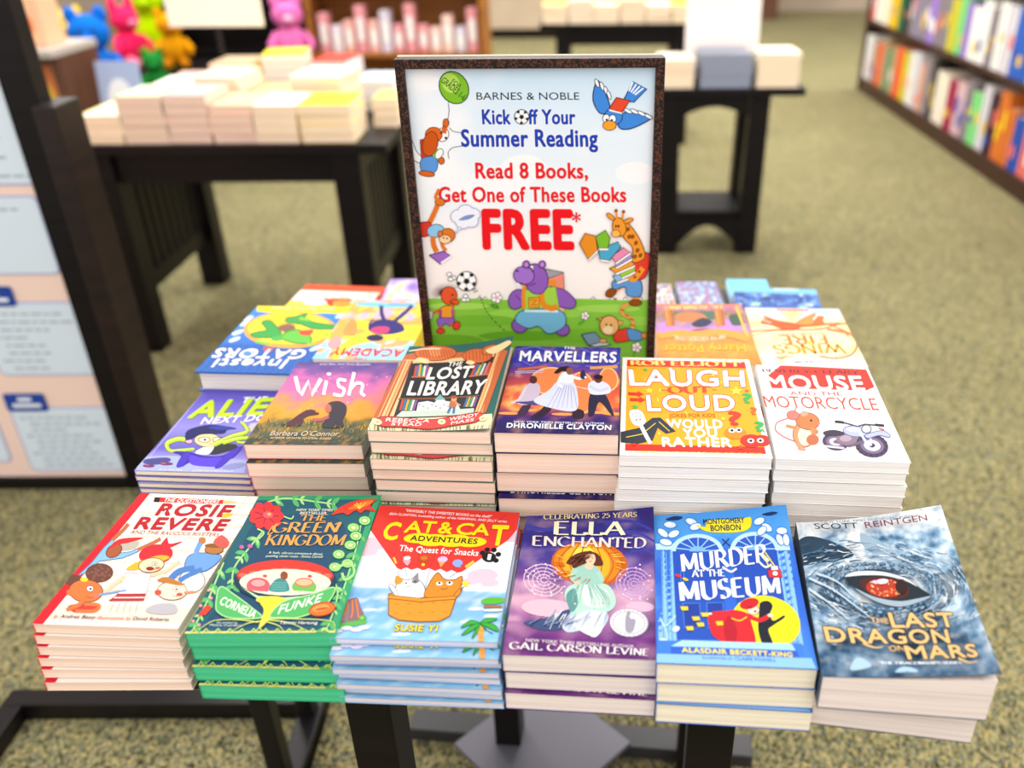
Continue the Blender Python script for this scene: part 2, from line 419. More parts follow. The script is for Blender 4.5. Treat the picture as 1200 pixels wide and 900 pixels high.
def leafs(A, col, P, ln, wd, n=1):
    """pairs of leaves along a vine"""
    Q = spline(P, False, 4)
    for i in range(2, len(Q) - 1, max(1, n)):
        p = Q[i]; d = (Q[i + 1][0] - Q[i][0], Q[i + 1][1] - Q[i][1]); l = math.hypot(*d) or 1; a = math.atan2(d[1], d[0])
        for sg in (-1, 1):
            b = a + sg * .8; q = (p[0] + ln * cos(b), p[1] + ln * sin(b)); n_ = (-sin(b) * wd, cos(b) * wd); m = ((p[0] + q[0]) / 2, (p[1] + q[1]) / 2)
            A.poly(col, [p, (m[0] + n_[0], m[1] + n_[1]), q, (m[0] - n_[0], m[1] - n_[1])], 1)

# ---------------------------------------------------------------- the framed poster
def sign_art():
    SX0, SX1, SZ1, SZ0, Y = -.2125, .0915, 1.229, .766, 1.045 - .0042
    A = Art([pix(Vector(p)) for p in ((SX0, Y, SZ1), (SX1, Y, SZ1), (SX1, Y, SZ0), (SX0, Y, SZ0))], SX1 - SX0, SZ1 - SZ0); A.ink = .96
    def sky(u, v):
        c = ramp(v, (.30, 'f8f0ea'), (.52, 'f7f0ee'), (.66, 'e8f0f6'), (.85, 'dcebf8'), (1, 'c4e0f6'))
        k = nz(u, v * 1.6, 3.2, 4); return mixc(c, rgb('faf8f8'), max(0, k) * 1.1)
    A.grid(40, 60, sky)
    A.crop(450, 60, 3.4286)
    for x, y, rx, ry in ((560, 470, 90, 55), (470, 520, 130, 60), (1010, 490, 80, 45), (380, 560, 110, 50), (180, 130, 60, 30)): A.ell('f4f4f7', x, y, rx, ry)
    # words
    A.text('BARNES & NOBLE', 372, 195, 785, 195, 30, '25252c', bold=.008)
    B = '1d3fae'
    A.text('Kick', 397, 292, 508, 292, 58, B, bold=.066, out='f8f9fc', outw=.05)
    A.text('ff Your', 582, 292, 768, 292, 58, B, bold=.066, out='f8f9fc', outw=.05)
    A.text('Summer Reading', 313, 382, 858, 382, 68, B, bold=.066, out='f8f9fc', outw=.05)
    Rd = 'e01c24'
    A.text('Read 8 Books,', 370, 510, 818, 510, 62, Rd, bold=.066, out='faf6f6', outw=.04)
    A.text('Get One of These Books', 222, 605, 972, 605, 60, Rd, bold=.066, out='faf6f6', outw=.04)
    ball(A, 553, 264, 29)
    # balloon
    A.line('3a3a3a', [(258, 205), (262, 240), (255, 285)], 2.5)
    A.ell('7dbb28', 281, 146, 56, 68, -32, line='2c4a1c', lw=3); A.ell('b4dc5c', 268, 128, 34, 42, -32)
    A.text('FOR', 268, 126, 302, 152, 20, '1c5a28', bold=.03, up=(12, -16)); A.text('GRADES 1-6', 228, 122, 318, 198, 27, '1c5a28', bold=.03, up=(15, -20))
    # dog holding the string
    A.poly('f6f6f8', [(108, 350), (98, 380), (112, 430), (150, 450), (150, 425), (130, 400)], 1, '5a5a5a', 2)
    A.poly('c83a24', [(145, 356), (162, 352), (200, 425), (150, 432)], 0, '40302c', 2)
    A.poly('5a94d8', [(152, 432), (208, 424), (214, 470), (192, 490), (150, 478)], 1, '28405c', 2)
    A.ell('d8641c', 172, 492, 32, 11, 8, line='402414', lw=2); A.ell('d8641c', 231, 440, 12, 14, line='402414', lw=2)
    A.poly('8cc04c', [(190, 400), (216, 392), (226, 420), (205, 430)], 1); A.ell('f8f4f0', 222, 412, 14, 22, 30, line='504844', lw=2)
    A.ell('f8f4f2', 236, 335, 24, 28, 20, line='504844', lw=2); A.line('d8641c', [(240, 330), (248, 285)], 20); A.ell('d8641c', 249, 288, 12, 17, line='402414', lw=2)
    A.ell('d8641c', 200, 335, 34, 30, line='5a2a10', lw=2); A.ell('c85414', 186, 372, 30, 50, 12, line='5a2a10', lw=2); A.ell('1c1c1c', 249, 348, 6, 5); A.ell('1c1c1c', 230, 328, 4)
    A.line('4a4a4a', [(262, 306), (280, 322), (322, 328)], 2.5, 1); A.line('4a4a4a', [(318, 380), (275, 388), (258, 408), (262, 432)], 2.5, 1)
    # bird
    BL = '3f86dc'
    A.poly(BL, [(858, 118), (842, 160), (842, 205), (868, 248), (908, 246), (902, 200), (880, 150)], 1, '1e2c50', 3)
    for p in ((856, 128), (876, 140), (892, 158), (904, 176)): A.ell('f4f6fa', p[0], p[1], 7, 18, -20, line='2a3450', lw=2)
    A.poly(BL, [(962, 198), (1000, 122), (1056, 152), (1004, 204)], 0, '1e2c50', 3)
    for k in range(4): A.line('f4f6fa', [(1000 + k * 14, 124 + k * 8), (984 + k * 8, 160 + k * 5)], 6)
    A.poly(BL, [(945, 262), (1000, 238), (1074, 262), (1040, 290), (985, 312), (945, 306)], 1, '1e2c50', 3)
    for p in ((1062, 262), (1034, 250), (1006, 242), (980, 240)): A.ell('f4f6fa', p[0], p[1], 18, 7, 28, line='2a3450', lw=2)
    A.ell(BL, 922, 262, 36, 34, line='1e2c50', lw=2.5)
    A.poly('e04a2c', [(903, 232), (934, 186), (988, 198), (956, 246)], 0, '501810', 3); A.poly('f4f0ec', [(903, 232), (956, 246), (958, 252), (906, 240)])
    A.ell('fafafa', 893, 270, 14, 17, line='202020', lw=2); A.ell('fafafa', 918, 272, 14, 17, line='202020', lw=2); A.ell('101010', 895, 275, 5); A.ell('101010', 915, 277, 5)
    A.ell('f0a030', 906, 298, 27, 19, line='6a3c10', lw=2)
    # lower half
    A.crop(450, 230, 3.4286)
    A.text('FREE', 405, 206, 757, 208, 152, 'e4141c', bold=.098, out='f6f2f0', outw=.02)
    A.text('*', 757, 128, 790, 128, 62, 'e4141c', bold=.03)
    A.poly('86c440', [(100, 412), (300, 408), (500, 416), (760, 410), (1000, 418), (1120, 412), (1120, 1000), (100, 1000)])
    for x, y, rx, ry, c in ((300, 440, 120, 14, 'a4d65c'), (900, 450, 130, 16, 'a0d458'), (620, 470, 200, 22, '98d050'), (380, 500, 160, 24, '78b834'), (820, 560, 200, 30, '7cbc38'), (250, 580, 150, 26, '70b02c'), (560, 560, 180, 20, '6aac28'), (1010, 500, 90, 18, '94cc4c'), (600, 760, 500, 60, '70b430')): A.ell(c, x, y, rx, ry)
    for x in (160, 372, 395, 690, 720, 830, 905, 960, 1020): A.line('3c4a2a', [(x, 412), (x + 12, 402), (x + 20, 413)], 2.5)
    # climbing monkey
    OR = 'dc7424'
    A.line(OR, [(222, 14), (205, 60), (180, 112)], 20, 1); A.ell(OR, 225, 22, 20, 15, 10, line='5a2c0c', lw=2); A.line(OR, [(222, -30), (208, 6), (236, 22)], 13, 1)
    A.poly('d83c28', [(138, 112), (185, 104), (190, 150), (150, 160)], 1, '501410', 2); A.ell('8cc4e8', 208, 138, 34, 26, -10, line='28506c', lw=2)
    A.line(OR, [(196, 160), (200, 195), (212, 222)], 20, 1); A.line(OR, [(228, 160), (236, 200), (250, 218)], 14, 1)
    A.ell(OR, 256, 156, 30, 28, line='5a2c0c', lw=2); A.ell('f2cc9c', 246, 172, 24, 18, line='5a2c0c', lw=2); A.ell(OR, 226, 150, 10, 12, line='5a2c0c', lw=2); A.ell('101010', 240, 166, 3.5); A.ell('101010', 254, 168, 3.5)
    A.poly('9c68c0', [(182, 236), (240, 220), (272, 240), (228, 272)], 0, '402058', 3); A.poly('f4f0f4', [(228, 264), (270, 236), (272, 243), (230, 272)])
    for x, y, r in ((300, 80, 30), (328, 60, 30), (358, 72, 28), (352, 100, 26), (318, 104, 28)): A.ell('8c98cc', x, y, r + 3, r * .85 + 3)
    for x, y, r in ((300, 80, 30), (328, 60, 30), (358, 72, 28), (352, 100, 26), (318, 104, 28)): A.ell('eceff8', x, y, r, r * .85)
    A.poly('7c90c8', [(300, 95), (330, 76), (366, 74), (340, 92)], 1); A.ell('eceff8', 304, 128, 8, 6, line='8c98cc', lw=2); A.ell('eceff8', 292, 142, 5, 4, line='8c98cc', lw=2)
    # running child with spiky hair
    for k in range(14):
        a = radians(150 + k * 13); A.line('6c2c1c', [(252, 385), (252 + 62 * cos(a), 388 + 42 * sin(a))], 5, taper=.8)
    RC = 'e0582c'
    A.line(RC, [(235, 450), (200, 468), (186, 470)], 12); A.line(RC, [(272, 445), (292, 420)], 11)
    A.ell(RC, 262, 398, 32, 36, line='5c1c0c', lw=2); A.ell(RC, 286, 424, 17, 11, 10, line='5c1c0c', lw=2); A.ell('181010', 276, 395, 4); A.line('5c1c0c', [(262, 418), (274, 428), (286, 428)], 2.5)
    A.poly('f09c28', [(230, 446), (276, 442), (278, 492), (226, 490)], 1, '5c3c0c', 2); A.line('a03ca0', [(230, 455), (228, 488)], 8); A.line('a03ca0', [(274, 452), (277, 488)], 8)
    A.poly('9064b8', [(216, 490), (282, 490), (270, 520), (246, 512), (226, 530)], 1, '3c2058', 2)
    A.line(RC, [(230, 522), (222, 545)], 14); A.line(RC, [(266, 512), (290, 520)], 14); A.ell('e4442c', 228, 540, 17, 11, line='501008', lw=2); A.ell('e4442c', 292, 518, 14, 18, 20, line='501008', lw=2)
    A.poly('d8d8e0', [(172, 455), (198, 462), (192, 495), (174, 488)], 0, '50505c', 2)
    ball(A, 332, 340, 39)
    for x, y in ((262, 312), (280, 326), (268, 332), (328, 400), (334, 414), (322, 414)): A.ell('f6f6f6', x, y, 11, 8, line='60605c', lw=2, n=12)
    A.line('40403c', [(360, 385), (378, 376)], 3); A.line('40403c', [(356, 376), (370, 368)], 3)
    Q = spline([(385, 395), (400, 435), (430, 485), (490, 542)], False, 8)
    for k in range(0, len(Q) - 1, 2): A.line('30302c', [Q[k], Q[k + 1]], 3.5)
    flower(A, 453, 405, 13, stem=(455, 445)); A.ell('5ca838', 445, 440, 16, 6, 20, line='2c5c1c', lw=2)
    flower(A, 808, 478, 10, stem=(790, 510)); flower(A, 1015, 605, 12, stem=(1000, 645)); A.ell('5ca838', 792, 506, 14, 5, -30)
    # hippo with a backpack
    HP, HD = '8f5cb8', '3c2058'
    A.poly('9c9ca4', [(648, 290), (722, 304), (712, 330), (662, 330)], 0, '40404c', 2); A.poly('e88c74', [(655, 330), (722, 306), (724, 376), (690, 372), (660, 350)], 0, '5c2c1c', 2)
    A.poly('f0b09c', [(700, 440), (722, 430), (722, 460), (705, 460)], 1)
    A.ell(HP, 534, 412, 32, 42, 25, line=HD, lw=2.5); A.poly(HP, [(668, 372), (720, 372), (768, 415), (762, 445), (730, 448), (690, 430)], 1, HD, 2.5)
    A.ell(HP, 545, 518, 32, 28, 20, line=HD, lw=2.5); A.ell(HP, 716, 532, 30, 26, 20, line=HD, lw=2.5)
    A.poly('a4d048', [(556, 375), (690, 360), (706, 455), (560, 462)], 0, '3c5c1c', 2)
    A.poly('74b8dc', [(562, 456), (706, 456), (728, 515), (664, 550), (620, 520), (578, 528), (528, 498)], 1, '1c4c6c', 2.5); A.line('d8ecf4', [(566, 458), (700, 460)], 9)
    A.line('e88c20', [(565, 356), (560, 400), (562, 448)], 15); A.line('e88c20', [(690, 348), (650, 348), (634, 384), (640, 430), (672, 448), (698, 440)], 22, 1)
    A.poly('f0a030', [(582, 406), (624, 402), (624, 444), (582, 446)], 0, '7c4c10', 2.5); A.line('7c5010', [(590, 416), (614, 412), (594, 436), (616, 434)], 4)
    A.ell(HP, 612, 330, 47, 62, -12, line=HD, lw=2.5); A.ell('a070c8', 562, 316, 42, 36, 12, line=HD, lw=2.5)
    for x, y in ((572, 272), (636, 272)): A.ell(HP, x, y, 14, 15, line=HD, lw=2.5); A.ell('c08cc8', x, y, 7, 8)
    A.ell('f8f8f8', 594, 284, 8, 9, line=HD, lw=2); A.ell('100810', 592, 287, 4); A.ell('100810', 600, 300, 3); A.ell(HD, 536, 298, 6, 4); A.line(HD, [(545, 344), (580, 356), (612, 346)], 3, 1)
    A.poly('f8f8f0', [(534, 346), (546, 348), (544, 360), (535, 358)]); A.line('5c3080', [(530, 395), (552, 420)], 3)
    # giraffe carrying a tower of books
    GY, GB = 'e8942c', '8c4c14'
    A.ell('9c6c34', 930, 410, 6, 4); A.line(GY, [(1010, 350), (1012, 425)], 26); A.ell(GB, 1010, 425, 26, 13, line='402008', lw=2); A.line(GY, [(960, 350), (915, 380)], 26); A.ell(GB, 912, 385, 24, 16, -30, line='402008', lw=2)
    A.poly('5c94d0', [(920, 340), (1000, 330), (1034, 345), (1030, 398), (978, 396), (968, 362), (926, 372)], 1, '1c3c64', 2.5)
    A.poly('dc3c2c', [(985, 260), (1030, 228), (1068, 236), (1052, 318), (1012, 332), (985, 300)], 1, '501008', 2.5)
    A.poly(GY, [(962, 100), (1000, 128), (1036, 190), (1046, 245), (1000, 262), (998, 205), (960, 158)], 1, '6c3c0c', 2.5)
    for x, y in ((980, 130), (998, 160), (1012, 185), (1018, 215), (1030, 235), (1008, 240), (985, 160)): A.ell(GB, x, y, 8, 10, 30, n=9)
    A.ell(GY, 945, 122, 27, 38, -12, line='6c3c0c', lw=2.5); A.ell('f0b458', 931, 148, 18, 15, line='6c3c0c', lw=2)
    for a, b in (((936, 92), (932, 56)), ((958, 90), (962, 60))): A.line(GY, [a, b], 8); A.ell(GB, b[0], b[1], 7)
    A.ell(GY, 910, 80, 20, 9, 40, line='6c3c0c', lw=2); A.ell(GY, 982, 96, 20, 9, -20, line='6c3c0c', lw=2); A.ell('141008', 932, 118, 3.5, 6); A.ell('141008', 942, 118, 3.5, 6)
    for P, c in (([(918, 318), (1000, 298), (1002, 318), (935, 342)], '8cb8dc'), ([(942, 300), (1008, 272), (1008, 298), (955, 324)], '98c838'), ([(905, 288), (990, 254), (1006, 274), (930, 306)], 'e8982c'), ([(930, 262), (990, 220), (996, 246), (932, 282)], '9c90d0'), ([(912, 240), (962, 204), (990, 222), (930, 264)], 'e088b0'), ([(862, 215), (940, 180), (952, 200), (905, 256), (868, 250)], '48a4c8'), ([(850, 160), (890, 134), (908, 165), (900, 206), (862, 206)], '78b82c'), ([(785, 188), (808, 146), (850, 158), (858, 212), (820, 250)], 'e08c20')):
        A.poly(c, P, 0, '40342c', 2.5); a, b = P[-1], P[-2]; A.poly('f8f6f2', [a, b, (b[0] + 2, b[1] + 9), (a[0] + 2, a[1] + 9)], 0, '60544c', 1.5)
    A.line(GY, [(1040, 285), (1005, 330), (985, 322)], 22, 1)
    for x, y in ((1025, 300), (1008, 322)): A.ell(GB, x, y, 6, 6, n=8)
    # cat with a laptop
    A.line('e09c50', [(998, 530), (996, 490), (958, 468), (958, 442), (984, 432)], 15, 1)
    for x, y in ((998, 515), (995, 492), (975, 476), (958, 455)): A.line('7c4814', [(x - 8, y - 4), (x + 8, y + 3)], 4)
    A.poly('e04430', [(930, 542), (985, 528), (996, 570), (930, 582)], 1, '501008', 2); A.poly('5c94d0', [(978, 530), (1034, 544), (1036, 572), (988, 574)], 1, '1c3c64', 2); A.ell('d88c3c', 1046, 556, 14, 12, line='6c3c0c', lw=2)
    A.poly('e8a860', [(852, 490), (880, 484), (905, 505)], 0, '6c3c0c', 2); A.poly('e8a860', [(925, 490), (962, 500), (940, 525)], 0, '6c3c0c', 2)
    A.ell('e8b070', 905, 516, 38, 40, line='6c3c0c', lw=2.5); A.ell('f4d8b0', 900, 534, 20, 16); A.ell('141008', 893, 512, 4); A.ell('141008', 912, 514, 4)
    A.poly('7c98b4', [(794, 552), (848, 543), (880, 580), (822, 596)], 0, '2c3c50', 3); A.poly('c8d4e0', [(822, 596), (880, 580), (915, 592), (850, 602)], 0, '2c3c50', 2.5); A.ell('e8a860', 880, 577, 15, 9, line='6c3c0c', lw=2)
    return A
ARTS['sign'] = sign_art()

# ---------------------------------------------------------------- front row
def face(A, x, y, rx, ry, c, rot=0, cheek='e87858'):
    A.ell(c, x, y, rx, ry, rot, line='6a3a24', lw=2); A.ell(cheek, x + rx * .5, y + ry * .4, rx * .22, ry * .2)
    A.ell('fbfbfb', x + rx * .25, y - ry * .2, rx * .2, ry * .24, line='40302a', lw=1.5); A.ell('201814', x + rx * .28, y - ry * .18, rx * .08, ry * .1); A.line('5a2418', [(x, y + ry * .5), (x + rx * .25, y + ry * .62), (x + rx * .45, y + ry * .5)], 2)
def rosie():
    A = Art([(168, 578.6), (302.6, 580.4), (211, 737.5), (34.4, 729)], .135, .199).crop(20, 560, 3.3333)
    A.rect('fbebdf', 0, 1, 0, 1)
    for k in range(1, 8): A.rect('f0c4a8', .07 + k * .117, .076 + k * .117, .13, 1)
    for k in range(1, 9): A.rect('f0c4a8', .07, 1, .13 + k * .1, .136 + k * .1)
    A.rect('f7dccb', .07, 1, .03, .135); A.rect('fdf0e6', .07, 1, 0, .03)
    A.rect('dc1c2c', 0, .078, 0, 1)
    A.poly('d82a2c', [(545, 75), (800, 82), (798, 97), (540, 92)]); A.poly('e8c080', [(800, 82), (858, 89), (798, 97)]); A.poly('1c1818', [(545, 75), (566, 76), (560, 93), (540, 92)])
    A.text('THE QUESTIONEERS', 576, 90.5, 780, 94.5, 12, 'fdf3ea', bold=.05)
    D = 'b41828'
    A.text('ROSIE', 547, 138, 818, 142, 40, D, bold=.12); A.text('REVERE', 466, 188, 803, 194, 41, D, bold=.12)
    for x in (585, 648, 722): A.line('fcf3ea', [(x, 122), (x - 6, 131)], 4)
    A.text('AND THE RAUCOUS RIVETERS', 450, 207, 785, 216, 13, 'b04838', bold=.02)
    A.ell('e4c020', 815, 138, 18, 8, -15); A.poly('e4c020', [(826, 132), (842, 128), (832, 142)])
    # cheering crowd
    A.poly('84b8e4', [(240, 372), (300, 318), (352, 258), (384, 228), (392, 240), (372, 285), (452, 275), (478, 262), (482, 274), (420, 300), (330, 312), (290, 350)], 0, '3c6c94', 2)
    A.line('b86c44', [(384, 232), (425, 195), (446, 172)], 13); A.line('b86c44', [(478, 268), (540, 240), (566, 226)], 13)
    A.ell('b8b0a4', 440, 250, 46, 20, -12); A.ell('a85634', 388, 272, 34, 22, -35, line='5a2a14', lw=2); A.poly('cc2c34', [(370, 262), (410, 228), (500, 222), (450, 240), (400, 250)], 1)
    A.ell('6a4034', 328, 358, 54, 38, -8); A.ell('6a4034', 226, 386, 34, 22, -10)
    for k in range(18): A.ell('825244', 328 + 42 * cos(k * 2.4) * (k % 3 + 1) / 3, 358 + 28 * sin(k * 2.4) * (k % 3 + 1) / 3, 7, 5, n=8)
    face(A, 272, 430, 66, 46, 'd8743c'); A.ell('d8743c', 208, 436, 12, 12); A.ell('e8d030', 268, 384, 15, 9)
    A.poly('c83c34', [(200, 490), (300, 478), (320, 500), (230, 520)], 1); A.line('d8743c', [(190, 508), (240, 486), (262, 460)], 15, 1); A.line('d8743c', [(225, 512), (300, 512), (318, 488), (262, 484)], 14, 1)
    A.poly('fefefe', [(428, 360), (528, 360), (508, 442), (396, 442)], 0, '7a7a80', 2); A.poly('b43038', [(356, 472), (396, 442), (508, 442), (498, 472)]); A.line('f4e4dc', [(380, 458), (502, 458)], 5)
    A.line('f4c8a4', [(430, 372), (372, 412), (350, 440)], 15, 1); A.line('f4c8a4', [(528, 368), (590, 350), (640, 312)], 13); A.line('7c9cc8', [(322, 446), (430, 428)], 9)
    A.ell('cc2834', 548, 286, 66, 38, -8); A.poly('cc2834', [(560, 262), (590, 222), (600, 245), (650, 236), (600, 260)], 1)
    A.poly('f0b030', [(432, 344), (470, 318), (560, 290), (600, 300), (520, 330), (470, 346)], 1); face(A, 530, 328, 50, 28, 'f8d0ac', -8); A.ell('8c2424', 525, 342, 16, 8)
    for k in range(5): A.line('b0a8a8', [(380 + k * 24, 474), (360 + k * 26, 520)], 2)
    A.ell('f6f1ea', 690, 392, 52, 46, line='8c8078', lw=2.5); A.poly('6c9cdc', [(660, 345), (672, 295), (720, 280), (800, 290), (790, 318), (740, 352), (690, 342)], 1, '2c5090', 2)
    A.line('4c7cc0', [(700, 340), (640, 352), (604, 384)], 24, 1); A.line('4c7cc0', [(730, 345), (670, 372), (640, 392)], 20, 1); A.line('6c9cdc', [(700, 300), (706, 270), (720, 240)], 18); A.ell('b87840', 726, 232, 14, 12); A.ell('b4743c', 774, 268, 36, 17, line='5a3414', lw=2); A.ell('8c5424', 780, 252, 44, 9); A.poly('d85850', [(770, 240), (800, 212), (832, 240), (812, 262)], 1)
    A.poly('b8b4bc', [(505, 515), (540, 488), (620, 486), (628, 524), (560, 530)], 1); face(A, 612, 432, 60, 38, 'fadcc4', 0, 'e05040'); A.ell('e05040', 556, 438, 14, 11); A.poly('b87830', [(552, 388), (590, 376), (650, 400), (668, 402), (640, 410), (580, 398)], 1); A.line('e09060', [(660, 440), (700, 436)], 10)
    A.text('By', 134, 541, 152, 542, 13, 'd06858'); A.text('Andrea Beaty', 160, 541, 300, 547, 15, '4a3a58', bold=.015); A.text('Illustrations by', 308, 548, 442, 553, 14, 'd06858', bold=.01); A.text('David Roberts', 450, 553, 596, 560, 15, '4a3a58', bold=.015)
    return A
ARTS['rosie'] = rosie()
def green():
    A = Art([(304, 582), (446, 578.6), (392, 741), (216.5, 742)], .1325, .203).crop(200, 560, 3.3346)
    A.rect('1f5a6c', 0, 1, 0, 1); A.poly('1d4a6a', [(330, 180), (600, 140), (680, 200), (640, 330), (600, 560), (200, 580), (140, 560), (240, 420)], 1)
    A.rect('2c9466', 0, 1, .965, 1); A.rect('34a070', .955, 1, 0, 1); A.rect('e8e088', 0, 1, 0, .012)
    G1, G2, G3 = '58b468', 'a8dc88', 'd4ec9c'
    for P in ([(380, 95), (450, 80), (560, 90), (640, 100)], [(360, 210), (310, 270), (250, 350), (240, 430)], [(740, 180), (725, 260), (690, 380), (660, 470)], [(210, 330), (180, 400), (150, 470), (90, 590)], [(640, 400), (650, 460), (620, 560), (600, 600)]):
        A.line(G2, P, 6, 1); leafs(A, G1, P, 40, 9, 3); leafs(A, G2, P, 26, 5, 4)
    for x, y in ((756, 162), (712, 190), (722, 222), (700, 258), (655, 295), (690, 330), (640, 345)): A.ell(G2, x, y, 24, 18, line='2c7c4c', lw=3); A.ell(G3, x, y, 12, 9, line='58a860', lw=2)
    A.line(G2, [(640, 350), (700, 330), (715, 370), (680, 395), (668, 368)], 10, 1); A.line(G2, [(345, 240), (365, 215), (340, 200)], 6, 1); A.line(G2, [(440, 150), (470, 160), (480, 148)], 5, 1)
    for k in range(9): A.ell('d8343a', 375 + 38 * cos(k * .7), 150 + 26 * sin(k * .7), 30, 20, k * 40, n=14)
    for k in range(7): A.line('8c1c2c', [(375, 150), (375 + 48 * cos(k * .9), 150 + 32 * sin(k * .9))], 3)
    A.ell('e8586a', 382, 146, 20, 13); A.ell('f4c040', 386, 144, 7, 5)
    A.poly('dc3c28', [(628, 142), (660, 112), (720, 86), (802, 78), (778, 104), (804, 126), (760, 122), (740, 134), (720, 124), (690, 142), (670, 134)], 1); A.poly('f0742c', [(690, 118), (740, 92), (790, 84), (760, 108), (720, 118)], 1)
    for k in range(6): A.line('f4d040', [(735, 118), (715 + k * 9, 100 - (k % 2) * 6)], 3)
    for x, y in ((150, 440), (120, 500), (135, 530), (160, 470), (90, 560), (112, 575)): A.ell('f0a0a0', x, y, 7, 6, n=8)
    A.poly('e0402c', [(110, 540), (140, 500), (160, 508), (140, 532)], 1); A.ell('c060a0', 280, 272, 9, 8); A.ell('c060a0', 312, 268, 10, 8)
    W_, O = 'f0e8d8', 'dca050'
    A.text('NEW YORK TIMES', 490, 130, 630, 129, 9, W_, bold=.04); A.text('BESTSELLER', 504, 142, 606, 141, 9, W_, bold=.04)
    A.text('THE', 502, 169, 604, 167, 24, O, 'serif', wt=.17); A.text('GREEN', 392, 214, 650, 210, 38, O, 'serif', wt=.17); A.text('KINGDOM', 366, 264, 672, 260, 40, O, 'serif', wt=.17)
    A.line(O, [(400, 214), (380, 222), (400, 188)], 4, 1); A.line(O, [(640, 180), (664, 172), (650, 198)], 4, 1)
    A.text('A lush, vibrant adventure about', 382, 296, 590, 300, 9, 'd8e8d0', bold=.02); A.text('puzzling clever roots - Emma Carroll', 372, 309, 590, 311, 9, 'd8e8d0', bold=.02)
    # bowl-shaped bloom
    A.ell('14384e', 447, 402, 200, 84); A.ell('d8382e', 447, 386, 188, 66, 0, 180, 360)
    for k in range(9): A.ell('b4242c', 283 + k * 41, 392 - 26 * sin((k + .5) / 9 * pi), 22, 15, n=14)
    for k in range(9): A.ell('ec6a58', 283 + k * 41, 386 - 26 * sin((k + .5) / 9 * pi), 18, 9, n=14)
    A.ell('f6eccc', 447, 408, 178, 52); A.ell('e4606c', 342, 424, 46, 34, 0, 150, 400); A.ell('f0a0a0', 342, 412, 30, 16, line='c84858', lw=3); A.ell('70b858', 520, 426, 48, 30, 0, 150, 400); A.ell('f0b890', 520, 408, 34, 16, line='d85848', lw=3)
    for x in (368, 542): A.ell('dc4a50', x, 384, 9, 6)
    A.poly('3c8c8c', [(384, 442), (408, 398), (446, 396), (460, 442)], 1); A.ell('8c4a2c', 442, 382, 15, 17)
    for k in range(4): A.line('78b4a8', [(396 - k * 2, 410 + k * 9), (452, 410 + k * 9)], 2.5)
    A.poly('c4e8b4', [(276, 428), (340, 462), (447, 468), (560, 458), (620, 425), (600, 448), (540, 472), (447, 482), (340, 474)])
    A.ell('ece040', 392, 478, 60, 15)
    A.poly('e8dc3c', [(350, 482), (440, 482), (404, 510), (376, 562), (342, 588), (362, 520)], 1)
    for P in ([(360, 560), (300, 570), (240, 600)], [(358, 566), (330, 600), (290, 606)], [(366, 562), (420, 580), (440, 605)], [(370, 556), (460, 568), (540, 604)], [(352, 575), (350, 596), (380, 606)], [(380, 552), (470, 552), (620, 560), (640, 590)], [(340, 566), (260, 556), (170, 560), (110, 596)]): A.line('d8e470', P, 5, 1, .6)
    A.poly('54b464', [(178, 500), (196, 428), (250, 458), (320, 512), (352, 548), (240, 550), (190, 530)], 1, 'b4e4a0', 3); A.poly('54b464', [(385, 542), (440, 484), (540, 458), (640, 428), (596, 506), (500, 546), (440, 548)], 1, 'b4e4a0', 3)
    A.text('CORNELIA', 190, 494, 322, 552, 34, 'f4f8ec', bold=.03, up=(18, -30)); A.text('FUNKE', 416, 534, 580, 486, 36, 'f4f8ec', bold=.03)
    A.ell('e8722c', 590, 514, 52, 26, -12, line='a83c14', lw=3); A.ell('f49c4c', 584, 510, 34, 13, -12); A.ell('c85020', 588, 513, 26, 5, -10)
    A.text('Tammi Hartung', 422, 573, 570, 574, 12, 'f0f0e4', bold=.02); A.text('Illustrated by', 180, 571, 260, 572, 7, 'e0ece0'); A.text('Melissa Castrillon', 152, 581, 272, 583, 8, 'e0ece0')
    for x in range(80, 640, 46): A.line('c8e070', [(x, 606), (x + 14, 592), (x + 24, 605)], 5)
    return A
ARTS['green'] = green()
